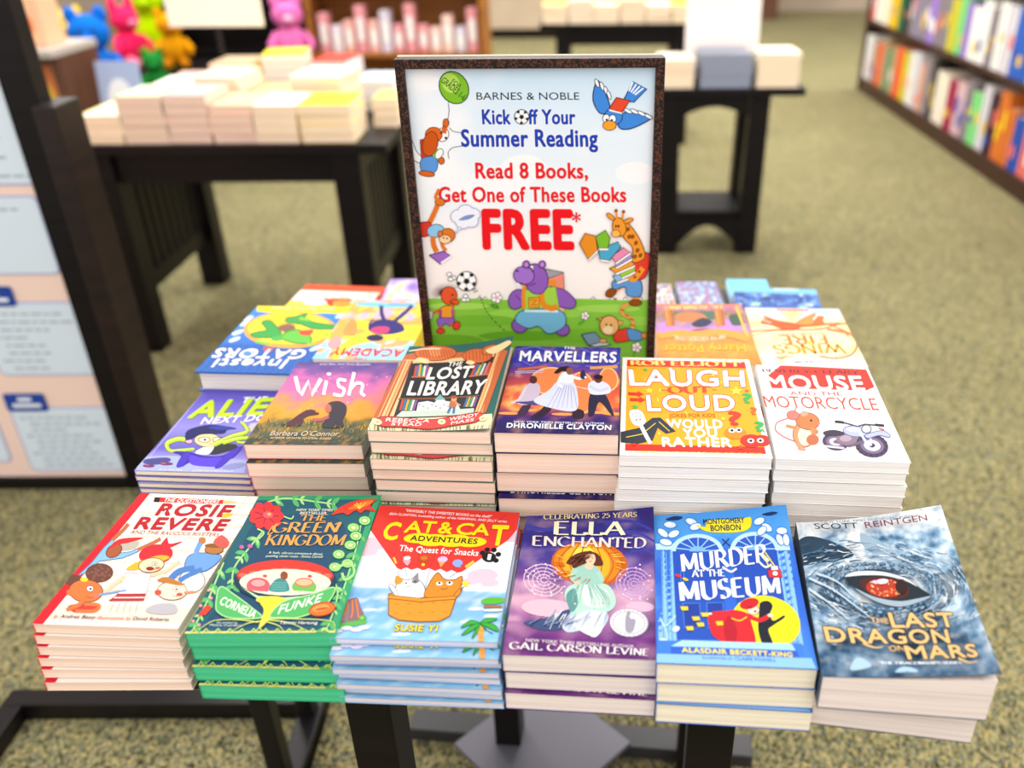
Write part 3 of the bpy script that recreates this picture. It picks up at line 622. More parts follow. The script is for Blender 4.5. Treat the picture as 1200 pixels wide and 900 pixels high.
def cat():
    A = Art([(443, 594), (603.8, 606.6), (584.5, 754.7), (392, 743)], .149, .186, 1).crop(380, 580, 3.4625)
    A.grid(24, 36, lambda u, v: mixc(ramp(v, (0, '86c4ee'), (.30, '78aee8'), (.335, '8cc0f0'), (.34, 'f6f6fc'), (1, 'f2eef6')), rgb('ffffff'), max(0, nz(u * 2, v * 6, 5)) * .8 if v < .34 else 0))
    for x, y, rx, ry in ((200, 200, 60, 26), (170, 230, 50, 18), (640, 340, 60, 28), (670, 370, 36, 16), (600, 360, 40, 14), (745, 190, 40, 20)): A.ell('f2c4d4', x, y, rx, ry)
    for x, y, rx, ry in ((620, 470, 30, 6), (200, 460, 30, 5), (590, 520, 30, 6), (330, 560, 40, 6), (680, 500, 28, 6)): A.ell('e4ecfa', x, y, rx, ry)
    RED = 'e03830'
    A.poly(RED, [(210, 40), (790, 80), (775, 150), (735, 200), (560, 322), (540, 326), (518, 314), (498, 322), (474, 308), (452, 316), (428, 304), (404, 312), (382, 302), (358, 308), (336, 298), (316, 306), (300, 300), (180, 140)])
    for a, b in (((290, 60), (336, 298)), ((390, 66), (382, 302)), ((520, 80), (428, 304)), ((620, 90), (474, 308)), ((720, 98), (520, 314))): A.line('c42c2c', [a, b], 3)
    A.text('"PAWSSIBLY THE SWEETEST BOOKS on the shelf!"', 322, 77, 665, 110, 10, 'fbeeee', bold=.03); A.text('-BEN CLANTON, bestselling author of the NARWHAL AND JELLY series', 254, 87, 725, 131, 9, 'fbeeee', bold=.02)
    Y = 'fbd914'
    for s, x0, y0, x1, y1, h in (('C', 232, 182, 290, 186, 66), ('A', 320, 158, 385, 162, 44), ('T', 388, 160, 440, 164, 44), ('&', 455, 165, 508, 169, 44), ('C', 527, 172, 590, 176, 44), ('A', 592, 176, 655, 180, 44), ('T', 662, 218, 722, 222, 78)): A.text(s, x0, y0, x1, y1, h, Y, bold=.07, out='a82820', outw=.03)
    for x, y, rx, ry in ((380, 184, 60, 20), (440, 194, 66, 24), (520, 198, 70, 25), (590, 206, 60, 20)): A.ell(Y, x, y, rx, ry)
    A.text('ADVENTURES', 346, 192, 612, 214, 20, '1c1a1a', bold=.07)
    A.text('The Quest for Snacks', 303, 232, 618, 262, 23, 'fdf6f4', bold=.04)
    A.ell('161418', 662, 268, 28, 20, 10)
    for x, y in ((636, 250), (654, 238), (680, 240), (698, 258), (690, 282)): A.ell('161418', x, y, 11, 9)
    A.text('1', 656, 278, 668, 279, 22, 'fafafa', bold=.05)
    A.poly('f4a0b0', [(322, 268), (352, 270), (340, 292)], 1); A.ell('f8d8dc', 338, 262, 15, 8); A.ell('b45018', 406, 268, 20, 15); A.ell('d87028', 406, 264, 14, 8); A.ell('e8d030', 404, 290, 7, 6); A.ell('d8b8f0', 480, 272, 20, 12); A.poly('e8a850', [(464, 280), (492, 282), (474, 304)]); A.ell('90a8f0', 540, 288, 20, 14); A.poly('90a8f0', [(530, 304), (556, 306), (540, 292)]); A.line('f4c848', [(572, 306), (604, 284)], 12); A.line('f4c848', [(284, 258), (296, 282)], 8)
    for a, b in (((302, 304), (312, 340)), ((334, 300), (340, 335)), ((432, 308), (412, 400)), ((540, 326), (508, 345))): A.line('9cb4d0', [a, b], 3)
    A.poly('8c6c78', [(60, 516), (98, 430), (112, 418), (144, 412), (158, 440), (178, 512)], 1); A.poly('9c8088', [(84, 500), (108, 440), (120, 430), (112, 505)])
    for P in ([(110, 424), (104, 460), (96, 480)], [(126, 420), (130, 470), (124, 490)], [(140, 418), (150, 460), (156, 490)]): A.line('f08030', P, 6, 1)
    A.poly('5cb850', [(50, 522), (100, 508), (178, 502), (186, 514), (130, 524), (70, 530)], 1); A.ell('58a848', 172, 494, 16, 12); A.ell('8cd068', 170, 492, 8, 6)
    for x, y in ((70, 540), (110, 530), (150, 538), (180, 530)): A.ell('e4dcf4', x, y, 24, 8)
    OB = 'e8962e'
    A.poly(OB, [(272, 402), (300, 398), (520, 412), (542, 420), (520, 496), (480, 516), (400, 516), (318, 506), (276, 484)], 0, '8c5418', 3)
    for k in range(10): A.line('c4741c', [(300 + (k % 5) * 48, 442 + (k // 5) * 36), (316 + (k % 5) * 48, 445 + (k // 5) * 36)], 3)
    A.poly('f8f6f4', [(300, 410), (308, 345), (340, 350), (378, 346), (410, 372), (414, 418), (350, 420)], 1, '807880', 2.5); A.poly('f8f6f4', [(272, 372), (282, 364), (308, 396), (300, 410)], 1, '807880', 2)
    A.poly('e8962e', [(294, 358), (300, 330), (326, 350), (312, 366)], 1); A.poly('8c8490', [(362, 344), (386, 320), (388, 352)], 0); A.ell('8c8490', 376, 356, 15, 9); A.ell('282024', 340, 362, 4, 3); A.ell('282024', 376, 357, 5, 3); A.line('504850', [(342, 374), (350, 378), (358, 373)], 2.5)
    A.poly('e08a28', [(420, 420), (430, 370), (462, 325), (490, 350), (530, 355), (560, 342), (556, 385), (536, 425)], 1, '8c5010', 2.5); A.poly('e08a28', [(530, 418), (552, 390), (562, 396), (546, 422)], 1, '8c5010', 2)
    for x in (472, 512): A.ell('f8f4ec', x, 368, 13, 8); A.ell('201810', x, 366, 5, 5)
    A.line('603410', [(478, 388), (492, 392), (506, 386)], 2.5); A.line('70501c', [(556, 400), (574, 372)], 4); A.poly('f8e030', [(574, 356), (580, 366), (592, 366), (583, 374), (588, 386), (575, 380), (564, 386), (567, 374), (558, 366), (570, 366)])
    A.poly(OB, [(270, 406), (400, 424), (540, 420), (538, 432), (400, 438), (272, 420)], 0, '8c5418', 2)
    A.poly('58b838', [(640, 440), (670, 430), (715, 432), (745, 444), (700, 456), (650, 454)], 1); A.line('a86858', [(650, 464), (720, 468)], 10); A.ell('d8e4d0', 690, 480, 44, 6)
    A.line('eca450', [(642, 535), (646, 620)], 22); A.line('d88838', [(640, 560), (652, 560)], 4); A.line('d88838', [(640, 585), (652, 585)], 4)
    for P in ([(640, 530), (600, 518), (565, 545), (600, 535)], [(640, 530), (604, 540), (568, 575), (612, 556)], [(640, 530), (660, 512), (705, 515), (670, 528)], [(640, 530), (690, 535), (712, 565), (675, 550)], [(640, 530), (620, 560), (610, 590), (634, 558)], [(640, 530), (668, 560), (690, 572), (655, 552)]): A.poly('3ca83c', P, 1, '1c7830', 2)
    A.text('SUSIE YI', 302, 548, 470, 557, 25, 'f4dc28', bold=.07, out='3c3020', outw=.06)
    return A
ARTS['cat'] = cat()
def ella():
    A = Art([(619, 607.6), (765, 594.4), (768.4, 769.6), (587.5, 767.5)], .1335, .195, 1).crop(580, 580, 3.3333)
    def bg(u, v):
        k = nz(u * 1.4, v * 2, 4); c = ramp(v, (0, '6a2a78'), (.12, '70307e'), (.25, 'a870a4'), (.38, 'd0a0bc'), (.5, '8a5aa0'), (.62, '4a3a92'), (.8, '2c2c86'), (1, '2a2a7a'))
        c = mixc(c, rgb('e8b8c4'), max(0, k) * (1.2 if .2 < v < .5 else .35)); return mixc(c, rgb('3a1a5c'), max(0, -k) * .8)
    A.grid(40, 60, bg)
    for P in ([(420, 110), (520, 100), (610, 130)], [(430, 150), (540, 140), (620, 170)], [(130, 130), (200, 140), (260, 130)], [(520, 210), (580, 200), (620, 220)]): A.line('3c3c9c', P, 16, 1, .5)
    A.ell('c86018', 362, 262, 148, 86); A.ell('e8861c', 355, 260, 132, 80); A.ell('f8b028', 348, 262, 92, 76); A.ell('fcdc58', 340, 262, 52, 66)
    for dx in (-120, -80, -40, 45, 90, 125): A.line('b85414', spline([(362 + dx * .5, 186), (362 + dx, 260), (362 + dx * .55, 340)], False), 4)
    for cx, col in ((186, 'e8c8e0'), (535, 'c8a8e4')):
        for r in (12, 26, 42, 58, 74): A.line(col, arc(cx, 332, r, r * .82, 20, 330), 3.5)
        for k in range(10): a = k * .628; A.line(col, [(cx + 12 * cos(a), 332 + 10 * sin(a)), (cx + 70 * cos(a + .5), 332 + 58 * sin(a + .5))], 2)
        for k in range(14): a = k * 2.4; A.ell('f8e8f4', cx + 80 * cos(a) * (.5 + .5 * (k % 3) / 2), 332 + 62 * sin(a), 3.5, 3, n=7)
    A.ell('e4b8c8', 200, 440, 100, 34); A.ell('dcb4cc', 560, 420, 60, 20)
    A.poly('3c4c78', [(106, 500), (190, 478), (280, 440), (310, 470), (250, 520), (170, 526)], 1); A.poly('c4d0e4', [(250, 500), (300, 440), (380, 420), (430, 460), (400, 520), (372, 548), (340, 520), (270, 532)], 1); A.poly('eef2f4', [(290, 500), (330, 450), (400, 450), (410, 500), (370, 545)], 1)
    A.poly('b4dccc', [(262, 400), (270, 360), (320, 338), (420, 338), (456, 378), (456, 420), (420, 446), (350, 440), (290, 470), (282, 430)], 1); A.poly('dcf0e4', [(330, 360), (410, 352), (440, 400), (400, 430), (340, 420)], 1); A.poly('5c9494', [(266, 390), (300, 360), (310, 420), (284, 452)], 1)
    A.poly('9cc8bc', [(298, 290), (338, 264), (386, 274), (412, 320), (396, 340), (330, 345), (316, 320), (296, 332)], 1); A.line('a4d0c4', [(304, 285), (292, 320), (320, 340)], 20, 1); A.line('eac0a4', [(300, 336), (320, 348)], 12); A.line('a4d0c4', [(392, 290), (408, 326)], 18)
    A.poly('5c2c1c', [(270, 262), (300, 232), (350, 216), (392, 226), (412, 262), (384, 270), (350, 262), (300, 282), (288, 270)], 1); A.ell('f0c8a8', 362, 242, 20, 25, -10); A.poly('f0c8a8', [(345, 262), (372, 262), (366, 284), (342, 280)], 1); A.poly('5c2c1c', [(338, 228), (362, 214), (388, 232), (370, 226)], 1)
    for x, y in ((355, 240), (370, 241)): A.ell('3c2418', x, y, 2.5, 2, n=7)
    A.line('b45850', [(358, 254), (368, 254)], 3); A.ell('f4ece4', 364, 530, 9, 18)
    A.ell('8c8898', 514, 486, 82, 58); A.ell('e4e0e6', 513, 485, 78, 55); A.line('a8a4b0', arc(513, 485, 64, 44, 0, 360, 30), 3); A.poly('9c98a8', [(500, 520), (498, 470), (508, 446), (520, 468), (540, 474), (528, 520)], 1); A.ell('9c98a8', 512, 448, 8, 8)
    for k in range(24): a = k * .2618; A.ell('a8a4b0', 513 + 71 * cos(a), 485 + 49.5 * sin(a), 3.2, 2.6, n=6)
    for x, y in ((300, 420), (430, 380), (560, 260), (120, 300), (590, 390), (480, 300), (150, 390), (250, 380)): A.ell('fbe8f0', x, y, 3.5, 3, n=7)
    r = random.Random(2)
    for k in range(26): x = r.uniform(285, 440); A.line(r.choice(['8cc0b0', 'f4faf6', '74a8a0', 'a8d4c6']), [(340 + (x - 340) * .5, 345), (x, r.uniform(385, 400)), (x + r.uniform(-12, 12), r.uniform(415, 440))], 3, 1, .6)
    for k in range(26): x = r.uniform(180, 400); A.line(r.choice(['b4c4dc', 'fbfbfc', '8ca0c0', 'd8e0ec']), [(x + 30, r.uniform(445, 470)), (x, r.uniform(490, 525))], 3.5, taper=.6)
    for k in range(16): x = r.uniform(120, 270); A.line(r.choice(['2c3c64', '5c6c98', '8494b8']), [(x, 505 + r.uniform(-8, 8)), (x + 50, 480 + r.uniform(-10, 10))], 3, taper=.6)
    for k in range(30): a = r.uniform(0, 6.28); A.line(r.choice(['f8c850', 'e87818', 'fce080', 'c05c10']), [(362 + 100 * cos(a), 262 + 60 * sin(a)), (362 + 138 * cos(a + .1), 262 + 80 * sin(a + .1))], 3, taper=.5)
    for k in range(18): x = r.uniform(275, 345); A.line(r.choice(['7c4028', '3c1810', '8c5030']), [(x, r.uniform(240, 280)), (x + 40, r.uniform(222, 245))], 2.5, taper=.5)
    T = 'f2e8c8'
    A.text('CELEBRATING 25 YEARS', 190, 105, 548, 88, 17, 'e8d498', 'serif', wt=.15, ser=.08); A.text('ELLA', 222, 160, 503, 154, 48, T, 'serif', wt=.17, ser=.1); A.text('ENCHANTED', 144, 206, 585, 199, 36, 'e4d8d4', 'serif', wt=.15, ser=.1)
    A.text('NEW YORK TIMES BESTSELLING AUTHOR', 112, 577, 532, 590, 12, 'e8d8dc', bold=.025); A.text('GAIL CARSON LEVINE', 52, 607, 592, 620, 27, 'f4ecec', 'serif', wt=.15, ser=.09)
    return A
ARTS['ella'] = ella()
def murder():
    A = Art([(768.7, 606.4), (919.6, 591), (957.5, 780.7), (769.3, 779)], .1345, .203, 1).crop(750, 580, 3.2143)
    A.grid(16, 24, lambda u, v: mixc(ramp(v, (0, '3f86e4'), (.2, '2f68d4'), (.7, '2c62cc'), (.82, '4a9ae8'), (1, '4c9cec')), rgb('6ab0f0'), max(0, nz(u * 3, v, 4)) * .5))
    DB, LB, PB_ = '1c3c9c', '8cc0f4', 'b8dcfa'
    A.poly(LB, [(70, 215), (122, 212), (132, 560), (70, 565)]); A.poly(LB, [(508, 200), (556, 196), (608, 548), (560, 552)])
    for x in (84, 100, 114): A.line('5c9ce4', [(x, 222), (x + 3, 552)], 4)
    for x in (522, 538): A.line('5c9ce4', [(x, 208), (x + 48, 545)], 4)
    A.poly(PB_, [(62, 190), (128, 186), (132, 212), (66, 216)], 0, '3c74cc', 2); A.poly(PB_, [(500, 176), (556, 170), (562, 196), (504, 200)], 0, '3c74cc', 2)
    A.poly('2450b8', [(124, 214), (300, 204), (310, 540), (134, 548)]); A.poly('2450b8', [(335, 202), (505, 192), (560, 532), (360, 540)])
    for cx, cy in ((212, 214), (424, 200)):
        A.ell(PB_, cx, cy, 94, 66, -2, 180, 360); A.ell('2c58c0', cx, cy, 78, 52, -2, 180, 360)
        for k in range(7): a = radians(190 + k * 27); A.line('9ccaf6', [(cx, cy - 4), (cx + 78 * cos(a), cy + 52 * sin(a))], 4)
        A.ell('7cb4f0', cx, cy, 30, 20, -2, 180, 360)
    for P in ([(155, 412), (215, 408), (218, 500), (160, 504)], [(240, 405), (300, 402), (303, 498), (245, 500)], [(480, 400), (530, 396), (542, 440), (490, 446)], [(150, 290), (160, 288), (162, 400), (152, 400)]): A.poly(DB, P, 0, '3c78d8', 3)
    for x, y, r in ((115, 118, 0), (90, 150, 40), (128, 152, -30), (190, 104, 20), (205, 122, -20), (100, 185, 10), (440, 96, -20), (470, 118, 30), (528, 128, 0), (520, 160, 60), (450, 130, -40), (545, 160, 80)): A.ell('d8ecfc', x, y, 22, 13, r, line='3c74cc', lw=2); A.ell('f6fafe', x - 4, y - 3, 10, 6, r)
    A.poly('1c3470', [(100, 100), (130, 86), (160, 88), (140, 100)], 1); A.poly('1c3470', [(450, 72), (490, 62), (512, 66), (480, 76)], 1)
    A.line('1c3470', [(300, 165), (330, 190)], 4); A.line('1c3470', [(326, 162), (300, 190)], 4)
    A.poly('f4e226', [(208, 116), (240, 122), (250, 98), (330, 92), (378, 88), (408, 84), (406, 118), (372, 136), (300, 142), (240, 138)], 1)
    A.text('MONTGOMERY', 234, 113, 384, 103, 19, '14204c', bold=.05); A.text('BONBON', 260, 137, 370, 130, 21, '14204c', bold=.05)
    Wt = 'fbfbfd'
    A.line(PB_, [(130, 460), (95, 500), (75, 470), (100, 540), (80, 590)], 5, 1); A.ell('d8ecfc', 88, 560, 16, 11, 40); A.ell('d8ecfc', 130, 510, 14, 10, -30)
    A.ell('f4ea1e', 464, 468, 134, 100, 6)
    A.text('MURDER', 152, 293, 478, 240, 62, Wt, 'serif', wt=.18, ser=.07); A.text('AT THE', 190, 312, 308, 302, 25, Wt, 'serif', wt=.18, ser=.07); A.text('MUSEUM', 145, 404, 522, 356, 68, Wt, 'serif', wt=.20, ser=.07)
    A.line(Wt, [(440, 245), (462, 262), (486, 252)], 7, 1); A.line(Wt, [(300, 268), (330, 285), (352, 272)], 7, 1)
    A.line('f0dc40', [(455, 215), (476, 262)], 5); A.line('f0dc40', [(462, 208), (500, 260)], 5); A.poly('d83440', [(470, 272), (520, 268), (528, 296), (476, 302)], 0, '801420', 2); A.ell('f8e8e4', 500, 284, 12, 10, line='801420', lw=2); A.poly('f0e8e0', [(484, 258), (510, 256), (512, 270), (486, 272)])
    A.ell('dc3040', 141, 310, 11, 6, 20); A.ell('e8d030', 166, 322, 11, 5, 20)
    A.poly('1a1c30', [(436, 424), (440, 396), (470, 388), (488, 406), (478, 436), (490, 462), (530, 440), (532, 450), (486, 482), (470, 500), (486, 552), (450, 560), (430, 500)], 1)
    A.poly('dc2430', [(246, 450), (290, 440), (340, 428), (392, 440), (404, 470), (420, 548), (380, 562), (310, 556), (262, 530), (248, 490)], 1); A.poly('b4182c', [(320, 450), (350, 500), (340, 556), (310, 552), (300, 500)], 1); A.line('dc2430', [(390, 448), (436, 462), (470, 446)], 17, 1); A.line('dc2430', [(320, 440), (290, 442), (262, 446)], 15); A.ell('f6dcc8', 478, 442, 11, 7); A.line('f6dcc8', [(258, 446), (226, 452)], 8)
    A.ell('f6dcc8', 412, 424, 24, 20, line='8c5848', lw=2); A.ell('c81c2c', 398, 402, 38, 20, -18); A.line('e8c030', [(330, 460), (360, 468), (388, 452)], 5, 1); A.line('401820', [(390, 415), (408, 416)], 3); A.ell('401820', 420, 430, 5, 4)
    A.line('f0e0d4', [(398, 552), (424, 566)], 10); A.line('30202c', [(418, 562), (436, 568)], 8)
    for x, y in ((160, 432), (200, 468), (216, 490), (178, 506), (232, 452), (285, 482)): A.poly('f4dc38', [(x - 14, y - 6), (x + 12, y - 8), (x + 14, y + 6), (x - 8, y + 8)], 0, 'b89818', 2)
    A.poly('3c7ce0', [(66, 556), (600, 546), (620, 640), (60, 640)]); A.poly('2c5ec8', [(110, 578), (582, 576), (590, 602), (112, 604)]); A.poly(LB, [(64, 606), (640, 602), (660, 650), (60, 650)]); A.poly('a8d4f8', [(150, 552), (560, 548), (575, 574), (112, 576)])
    A.text('ALASDAIR BECKETT-KING', 150, 597, 562, 600, 18, 'f8e224', bold=.08); A.text('ILLUSTRATED BY', 222, 619, 332, 620, 9, '1c3c8c', bold=.03); A.text('CLAIRE POWELL', 340, 620, 496, 622, 12, '1c3c8c', bold=.03)
    return A
ARTS['murder'] = murder()
def dragon():
    A = Art([(929, 618), (1077.5, 583), (1158, 782.6), (958, 784)], .138, .205, 1).crop(910, 570, 3.1034)
    eu, ev = A.uv((332, 358))
    def bg(u, v):
        du, dv = (u - eu) / .30, (v - ev + .10 * (u - eu)) / .145; r = math.hypot(du, dv); a = math.atan2(dv, du)
        k = nz(u * 1.3, v * 1.6, 5, 2, 4); k2 = nz(u, v, 26, 7, 3)
        c = ramp(.5 + .6 * k + .3 * (v - .55), (.05, '24445f'), (.28, '4c7aa0'), (.45, '86b0d2'), (.62, 'bcd6ea'), (.85, 'f0f6fa'))
        if r > .9:
            s = sin((r + .12 * k) * 16 + 1.2 * sin(a * 9)); c = mixc(c, rgb('2a4863'), max(0, s) * .5 / max(1, r * .75)); c = mixc(c, rgb('dce8f2'), max(0, -s) * .4 / max(1, r * .8))
        c = mixc(c, rgb('f6f9fb'), max(0, min(1, (v - .80) * 5 + k * .6)) * .9); c = mixc(c, rgb('dbe8f2'), max(0, k2) * .5); c = mixc(c, rgb('1d3850'), max(0, -k2) * .55)
        if v < .33: c = mixc(c, rgb('1f4366'), .55 * (1 - v / .33) + .1)
        return c
    A.grid(90, 130, bg)
    A.poly('2c4358', [(95, 190), (60, 230), (60, 300), (110, 285), (230, 240), (170, 200)], 1); A.poly('9cb4c8', [(250, 160), (300, 175), (400, 235), (430, 275), (350, 245), (268, 212)], 1); A.poly('6c7c8c', [(492, 292), (560, 276), (602, 330), (560, 372), (508, 330)], 1); A.poly('7f8f9c', [(505, 298), (555, 286), (585, 322), (550, 345)], 1)
    for k in range(26):
        a = radians(188 + k * 6.6); x, y = 332 + 205 * cos(a), 352 + 84 * sin(a) - 6; A.ell('3c5670', x, y, 9, 6, k * 6.6 - 90, n=9); A.ell('a8bfd2', x - 1, y - 1.5, 6, 3.5, k * 6.6 - 90, n=8)
    for k in range(30):
        a = radians(5 + k * 5.7); x, y = 345 + 215 * cos(a), 372 + 74 * sin(a); A.ell('41607c', x, y, 8, 5, k * 5.7, n=8)
    q_ = random.Random(12)
    for k in range(620):
        a_ = q_.uniform(0, 6.283); rr_ = q_.uniform(1.05, 3.0); x, y = 335 + 125 * rr_ * cos(a_), 360 + 58 * rr_ * sin(a_)
        if not (40 < x < 760 and 170 < y < 660): continue
        L_ = q_.uniform(8, 26); b_ = math.atan2(58 * cos(a_), -125 * sin(a_)) + q_.uniform(-.35, .35); dx, dy = cos(b_) * L_, sin(b_) * L_
        c_ = q_.choice(['2c4c6a', '3c6488', '5080a6', 'e8f0f8', 'd0e2f0', 'a4c4de', '3c5c7c', 'f4f8fc'])
        A.line(c_, [(x - dx, y - dy), (x, y + q_.uniform(-4, 4)), (x + dx, y + dy)], q_.uniform(2, 4.5), 1, .6)
    for ring, nn in ((1.25, 34), (1.5, 38)):
        for k in range(nn):
            a_ = 6.283 * k / nn + ring; x, y = 335 + 125 * ring * cos(a_), 360 + 58 * ring * sin(a_)
            if 60 < x < 700 and 200 < y < 480: A.ell('2c4a66', x, y, 11, 6.5, math.degrees(a_) + 90, n=10); A.ell(q_.choice(['5c84a6', '6c94b4', '7ca4c4']), x - 1, y - 1.5, 8.5, 4.6, math.degrees(a_) + 90, n=9)
    A.poly('16242f', [(206, 332), (250, 305), (320, 296), (400, 318), (450, 352), (488, 380), (440, 398), (380, 416), (300, 402), (240, 366)], 1); A.poly('d4dde6', [(204, 330), (240, 308), (320, 302), (400, 320), (440, 348), (400, 330), (330, 316), (260, 320)], 1); A.poly('9db0c0', [(236, 368), (300, 408), (380, 424), (452, 402), (490, 380), (440, 392), (380, 404), (300, 394)], 1)
    A.poly('4a1c18', [(248, 345), (300, 322), (370, 326), (408, 350), (406, 384), (350, 398), (290, 388)], 1)
    def fire(u, v): return None
    r_ = random.Random(4)
    A.ell('b43420', 330, 360, 60, 33)
    for k in range(70):
        a = r_.uniform(0, 6.28); d = r_.uniform(.1, 1) ** .6; x, y = 330 + 58 * d * cos(a), 360 + 31 * d * sin(a); A.ell(r_.choice(['e8542c', 'f08440', 'd83c24', 'f4b078', 'a82c1c', 'f8cc90']), x, y, r_.uniform(2, 6), r_.uniform(1.5, 4), r_.uniform(0, 90), n=7)
    A.ell('2a1014', 385, 352, 20, 27); A.ell('f4e4f4', 322, 338, 20, 9, -10); A.ell('d8c0e8', 300, 342, 12, 6)
    for P in ([(100, 350), (170, 380), (250, 440), (300, 480)], [(90, 380), (150, 420), (220, 480)], [(120, 330), (180, 350), (230, 395)]): A.line('c4d6e4', P, 7, 1, .6); A.line('223c54', [(p[0], p[1] + 9) for p in P], 5, 1, .6)
    for P in ([(230, 655), (240, 618), (262, 612), (292, 640)], [(370, 668), (385, 645), (420, 645), (445, 662)], [(150, 560), (170, 540), (185, 570)]): A.poly('a8c8e4', P, 1)
    for k in range(40): x, y = r_.uniform(150, 700), r_.uniform(560, 665); A.line('4c7498', [(x, y), (x + r_.uniform(10, 36), y + r_.uniform(-12, 4))], 3, taper=.7)
    N_, M_ = '24344c', '7c3048'
    A.text('NEW YORK TIMES BESTSELLING AUTHOR', 130, 154, 440, 100, 7, '4a5a70'); A.text('SCOTT', 112, 177, 240, 158, 19, N_, bold=.02); A.text('REINTGEN', 264, 155, 470, 112, 20, M_, bold=.02)
    GD, OL = 'e8bc78', '182a3a'
    A.text('THE', 288, 488, 345, 489, 19, GD, out=OL, outw=.09, bold=.03); A.text('LAST', 358, 502, 580, 494, 52, GD, out=OL, outw=.09, bold=.06); A.text('DRAGON', 158, 562, 560, 556, 50, GD, out=OL, outw=.09, bold=.06); A.text('ON', 350, 588, 400, 586, 20, GD, out=OL, outw=.09, bold=.03); A.text('MARS', 412, 616, 668, 610, 48, GD, out=OL, outw=.09, bold=.06)
    A.line(GD, [(265, 562), (300, 576), (328, 572)], 8, 1, .7); A.line(GD, [(590, 614), (630, 632), (664, 628)], 8, 1, .7)
    A.text('THE DRAGONSHIPS SERIES', 320, 634, 605, 636, 9, 'f0f4f8', 'serif', wt=.2)
    return A
ARTS['dragon'] = dragon()

# ---------------------------------------------------------------- second row
def alien():
    A = Art([(241.8, 459.3), (338, 459.5), (292, 553.5), (157, 549.6)], .135, .19).crop(150, 450, 6.428)
    A.grid(12, 20, lambda u, v: ramp(v, (0, '8d86d6'), (.18, '9a94e0'), (.22, '6258bc'), (.5, '8f88da'), (.75, '6a5fc8'), (1, '5a4fb4')))
    A.line('b8b4ec', [(580, 66), (90, 625)], 4)
    G = 'c4e41c'
    A.text('THE', 805, 136, 955, 128, 34, 'f6f6fa', bold=.06); A.text('ALIEN', 478, 240, 1140, 200, 104, '6a8c10', bold=.10); A.text('ALIEN', 470, 235, 1132, 195, 104, G, bold=.08); A.text('NEXT DOOR', 548, 278, 1120, 236, 44, 'f6f6fa', bold=.06)
    A.poly('a8b0e0', [(110, 525), (320, 515), (880, 545), (870, 660), (60, 640)]); A.poly('4a4a8c', [(150, 545), (300, 530), (320, 560), (220, 590), (130, 580)], 1); A.ell('6a3a6c', 160, 600, 44, 14); A.ell('6a3a6c', 290, 582, 50, 14); A.ell('c05868', 270, 578, 20, 6); A.ell('c05868', 150, 594, 16, 6); A.ell('8c94cc', 790, 600, 90, 26, -10)
    A.poly('c8c0cc', [(880, 270), (1000, 250), (960, 340), (860, 320)]); 
    def tent(P, w):
        A.line('54700c', P, w + 10, 1, .5); A.line('b4d820', P, w, 1, .5); A.line('e0f078', [(p[0] - 4, p[1] - 5) for p in P], w * .3, 1, .5)
    tent([(470, 400), (400, 385), (315, 420), (330, 475), (420, 470), (500, 460)], 36)
    A.poly('3a28a0', [(348, 490), (380, 478), (470, 486), (560, 512), (700, 510), (790, 450), (846, 440), (780, 530), (700, 560), (672, 612), (640, 604), (640, 566), (480, 566), (400, 608), (362, 602), (400, 520)], 1); A.poly('5a40d8', [(470, 510), (560, 530), (700, 528), (690, 600), (480, 590)], 1); A.poly('4a34c0', [(360, 600), (420, 500), (470, 500), (400, 604)], 1); A.poly('4a34c0', [(645, 606), (760, 470), (820, 460), (700, 604)], 1)
    A.poly('2c2c30', [(600, 490), (660, 430), (780, 420), (800, 450), (700, 490), (640, 505)], 1); A.poly('f4f4f6', [(505, 492), (560, 450), (640, 432), (600, 500)], 1)
    A.ell('f6e0a0', 595, 394, 92, 50, line='3c3028', lw=3); A.ell('e4b0c8', 465, 402, 26, 18, line='3c3028', lw=3)
    A.poly('1c2060', [(445, 395), (455, 330), (540, 295), (640, 282), (790, 305), (730, 318), (700, 345), (560, 352), (500, 380)], 1); A.poly('2c3ca0', [(600, 300), (700, 290), (770, 302), (680, 318)], 1)
    for x in (572, 672): A.line('40302c', arc(x, 390, 42, 20, 0, 360, 20), 5); A.ell('fafafa', x, 390, 30, 13); A.ell('201c18', x + 4, 390, 10, 9)
    A.line('40302c', [(600, 420), (630, 424), (655, 416)], 4)
    tent([(640, 425), (760, 365), (860, 330), (850, 290), (818, 262)], 34); tent([(700, 410), (800, 380), (890, 375), (860, 408), (800, 404)], 30)
    A.text('BY A.I. NEWTON', 228, 636, 396, 644, 11, 'f4f4fa', bold=.03); A.text('ILLUSTRATED BY ANJAN SARKAR', 474, 646, 780, 650, 11, 'f4f4fa', bold=.03)
    return A
ARTS['alien'] = alien()
